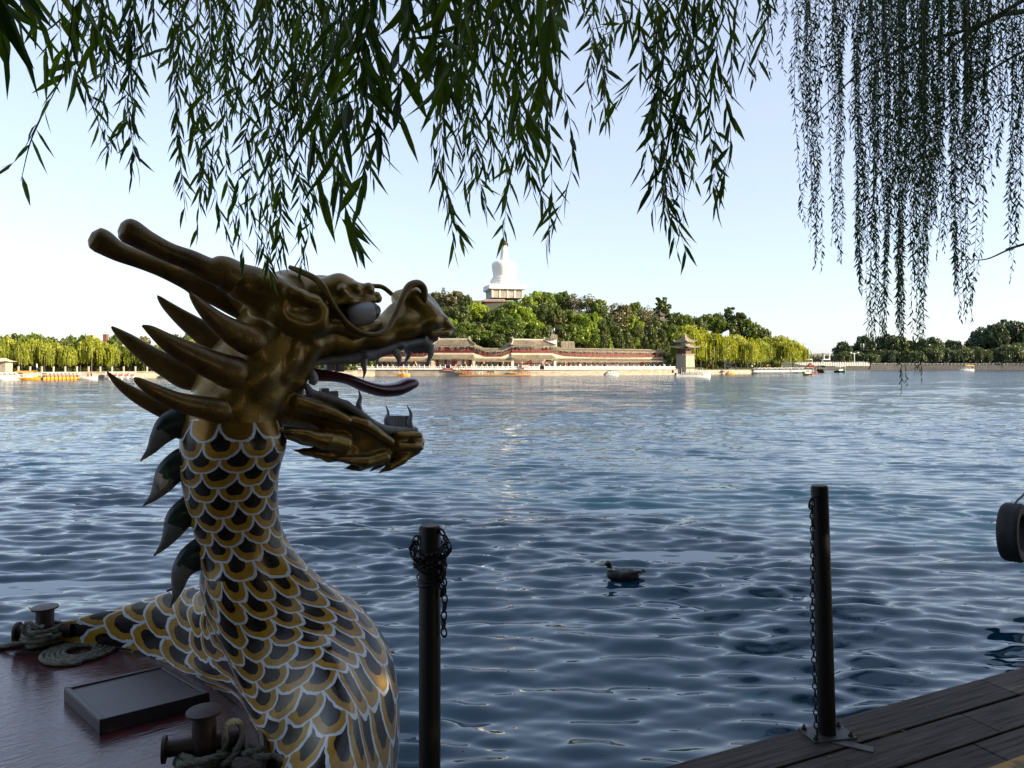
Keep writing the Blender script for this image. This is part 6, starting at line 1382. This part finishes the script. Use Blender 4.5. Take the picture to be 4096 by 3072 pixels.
for (x, ty_, sp, n, d0, d1) in NEAR:
    st = []
    n = max(3, round(n * .37))
    for i in range(n):
        Dp = g.uniform(d0, d1); xt = x + g.normal(0, sp * .55); tip = ty_ - abs(g.normal(0, 1)) * min(90, ty_ * .25) if i else ty_; e = np.array(P(xt, tip, Dp)); ztop = CAM_H + .52 * Dp + g.uniform(.15, .5)
        xs = e[0] + g.normal(0, .05); top = np.array([xs, Dp + g.normal(0, .12), ztop]); m1 = top + (e - top) * .35 + np.array([g.normal(0, .05), g.normal(0, .05), 0]); m2 = top + (e - top) * .75 + np.array([g.normal(0, .045), g.normal(0, .04), 0]); st.append([top, m1, m2, e])
        if i % 3 == 0 and ty_ > 150:       # a side twig
            a = top + (e - top) * g.uniform(.3, .6); q = a + np.array([g.normal(0, .05), g.normal(0, .07), -g.uniform(.12, .3)]); st.append([a, (a + q) / 2 + np.array([0, 0, .03]), q])
    branch(nw, st, LM["near"], g, .105 if d1 > 2.5 else .13, .026, (16, 48), .13 if d1 > 2.5 else .165)
st = [[np.array(P(*q)) for q in ((165, -60, 1.75), (150, 80, 1.72), (130, 170, 1.7), (90, 250, 1.68), (40, 340, 1.66), (4, 362, 1.65))], [np.array(P(*q)) for q in ((150, 80, 1.72), (185, 190, 1.75), (215, 270, 1.76), (240, 330, 1.76))], [np.array(P(*q)) for q in ((90, 250, 1.68), (65, 310, 1.68), (45, 392, 1.68))]]
branch(nw, st, LM["near"], g, .085, .042, (25, 50))
RIGHT = [(1738, 530, 12, 4), (1733, 250, 14, 6), (1765, 585, 14, 6), (1800, 280, 22, 9), (1812, 570, 16, 7), (1858, 640, 15, 8), (1882, 795, 10, 4), (1908, 750, 16, 8), (1940, 765, 16, 10), (1952, 850, 9, 3), (1985, 825, 11, 5), (1985, 640, 20, 10), (2030, 560, 22, 10), (2062, 640, 16, 8), (2090, 695, 11, 5), (2120, 420, 24, 11), (2162, 360, 20, 8), (2192, 520, 11, 5), (2182, 612, 7, 2), (2206, 330, 18, 7), (2050, 340, 60, 20), (1935, 430, 45, 16), (1850, 340, 36, 10), (2120, 240, 50, 16), (2010, 480, 40, 14), (1900, 560, 30, 9), (1680, 170, 25, 4)]
rw_ = empty("willow_tree", (12.5, 6.0, 1.0), 0, "second willow with long fine hanging strands filling the picture's top right", "tree")
b = MB(); b.tube(crom([(0, 0, -.3), (-.2, .1, 2.5), (-.5, .2, 5.0), (-.9, .3, 7.2)], 5), [.45 - .016 * i for i in range(16)], 14); b.build("trunk", M["bark"], rw_, True)
ro = Vector(rw_.location)
for pts, r0 in [([Vector((11.7, 6.3, 7.4)), P(2330, -70, 7.8), P(2212, 0, 8.1), P(2100, 60, 8.3), P(1990, 90, 8.5), P(1880, 140, 8.7), P(1800, 210, 8.8), P(1725, 285, 8.9)], .034), ([Vector((11.8, 6.2, 6.6)), P(2350, 60, 8.4), P(2212, 110, 8.8), P(2080, 190, 9.0), P(1960, 260, 9.2)], .03), ([Vector((11.7, 6.3, 7.0)), P(2300, 10, 9.0), P(2150, 40, 9.3), P(2030, 130, 9.4), P(1930, 300, 9.5)], .05), ([Vector((11.8, 6.2, 6.0)), P(2300, 500, 8.6), P(2190, 535, 8.5), P(2130, 560, 8.5), P(2080, 560, 8.5)], .02)]:
    pr = crom([p - ro for p in pts], 5); n = len(pr); b = MB(); b.tube(pr, [r0 * (1 - .9 * i / n) for i in range(n)], 8); b.build("limb", M["bark"], rw_, True)
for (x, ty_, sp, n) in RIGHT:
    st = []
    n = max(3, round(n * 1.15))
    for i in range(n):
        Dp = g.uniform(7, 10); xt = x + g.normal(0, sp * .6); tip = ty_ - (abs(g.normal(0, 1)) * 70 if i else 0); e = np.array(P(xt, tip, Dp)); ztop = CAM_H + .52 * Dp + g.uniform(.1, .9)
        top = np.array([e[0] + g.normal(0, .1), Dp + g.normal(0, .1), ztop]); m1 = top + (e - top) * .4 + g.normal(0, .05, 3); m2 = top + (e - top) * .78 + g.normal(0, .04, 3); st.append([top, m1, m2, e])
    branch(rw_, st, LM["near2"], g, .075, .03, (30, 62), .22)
# crowns overhead and towards the sun (they throw the shade in which the dragon stands)
def big_crown(par, centre, rad, n, seed, leaf=.16):
    g = np.random.default_rng(seed); u = rand_dirs(g, n) * (g.uniform(.25, 1, n) ** .5)[:, None] * np.array(rad); nr = rand_dirs(g, n); a = np.cross(nr, rand_dirs(g, n)); a /= np.linalg.norm(a, axis=1, keepdims=True); b = np.cross(nr, a); k = leaf * g.uniform(.6, 1.3, n)[:, None]
    V, F = quads(u + np.array(centre), a * k, b * k * .45); mesh_np("crown", V - np.array(par.location), F, LM["near"], par, False, attr={"var": np.repeat(g.uniform(0, 1, n), 4)})
big_crown(rw_, (14, 0.5, 7.2), (6, 8, 6.2), 15000, 5, .24)
big_crown(nw, (1.5, -3.2, 8.2), (8, 5.5, 2.6), 6000, 6, .22)

for i, (c, r_) in enumerate([((-6, -9, 5.5), (5, 4, 4.5)), ((1, -11, 5.5), (5, 4, 4.6)), ((8, -9, 5.5), (5, 4, 4.8))]):  # unseen trees added behind the camera to keep skylight off the foreground
    o = empty("shade_tree", (c[0], c[1], 1.0), 0, ["unseen leafy tree added behind the boat for shade", "unseen leafy tree added straight behind the camera for shade", "unseen leafy tree added behind the dock for shade"][i], "tree", "unseen shade trees added on the near bank")
    b = MB(); b.tube([(0, 0, -.2), (.1, 0, 2), (0, .1, 4.5)], [.3, .25, .15], 10); b.build("trunk", M["bark"], o, True); big_crown(o, c, r_, 7000, 60 + i, .24)
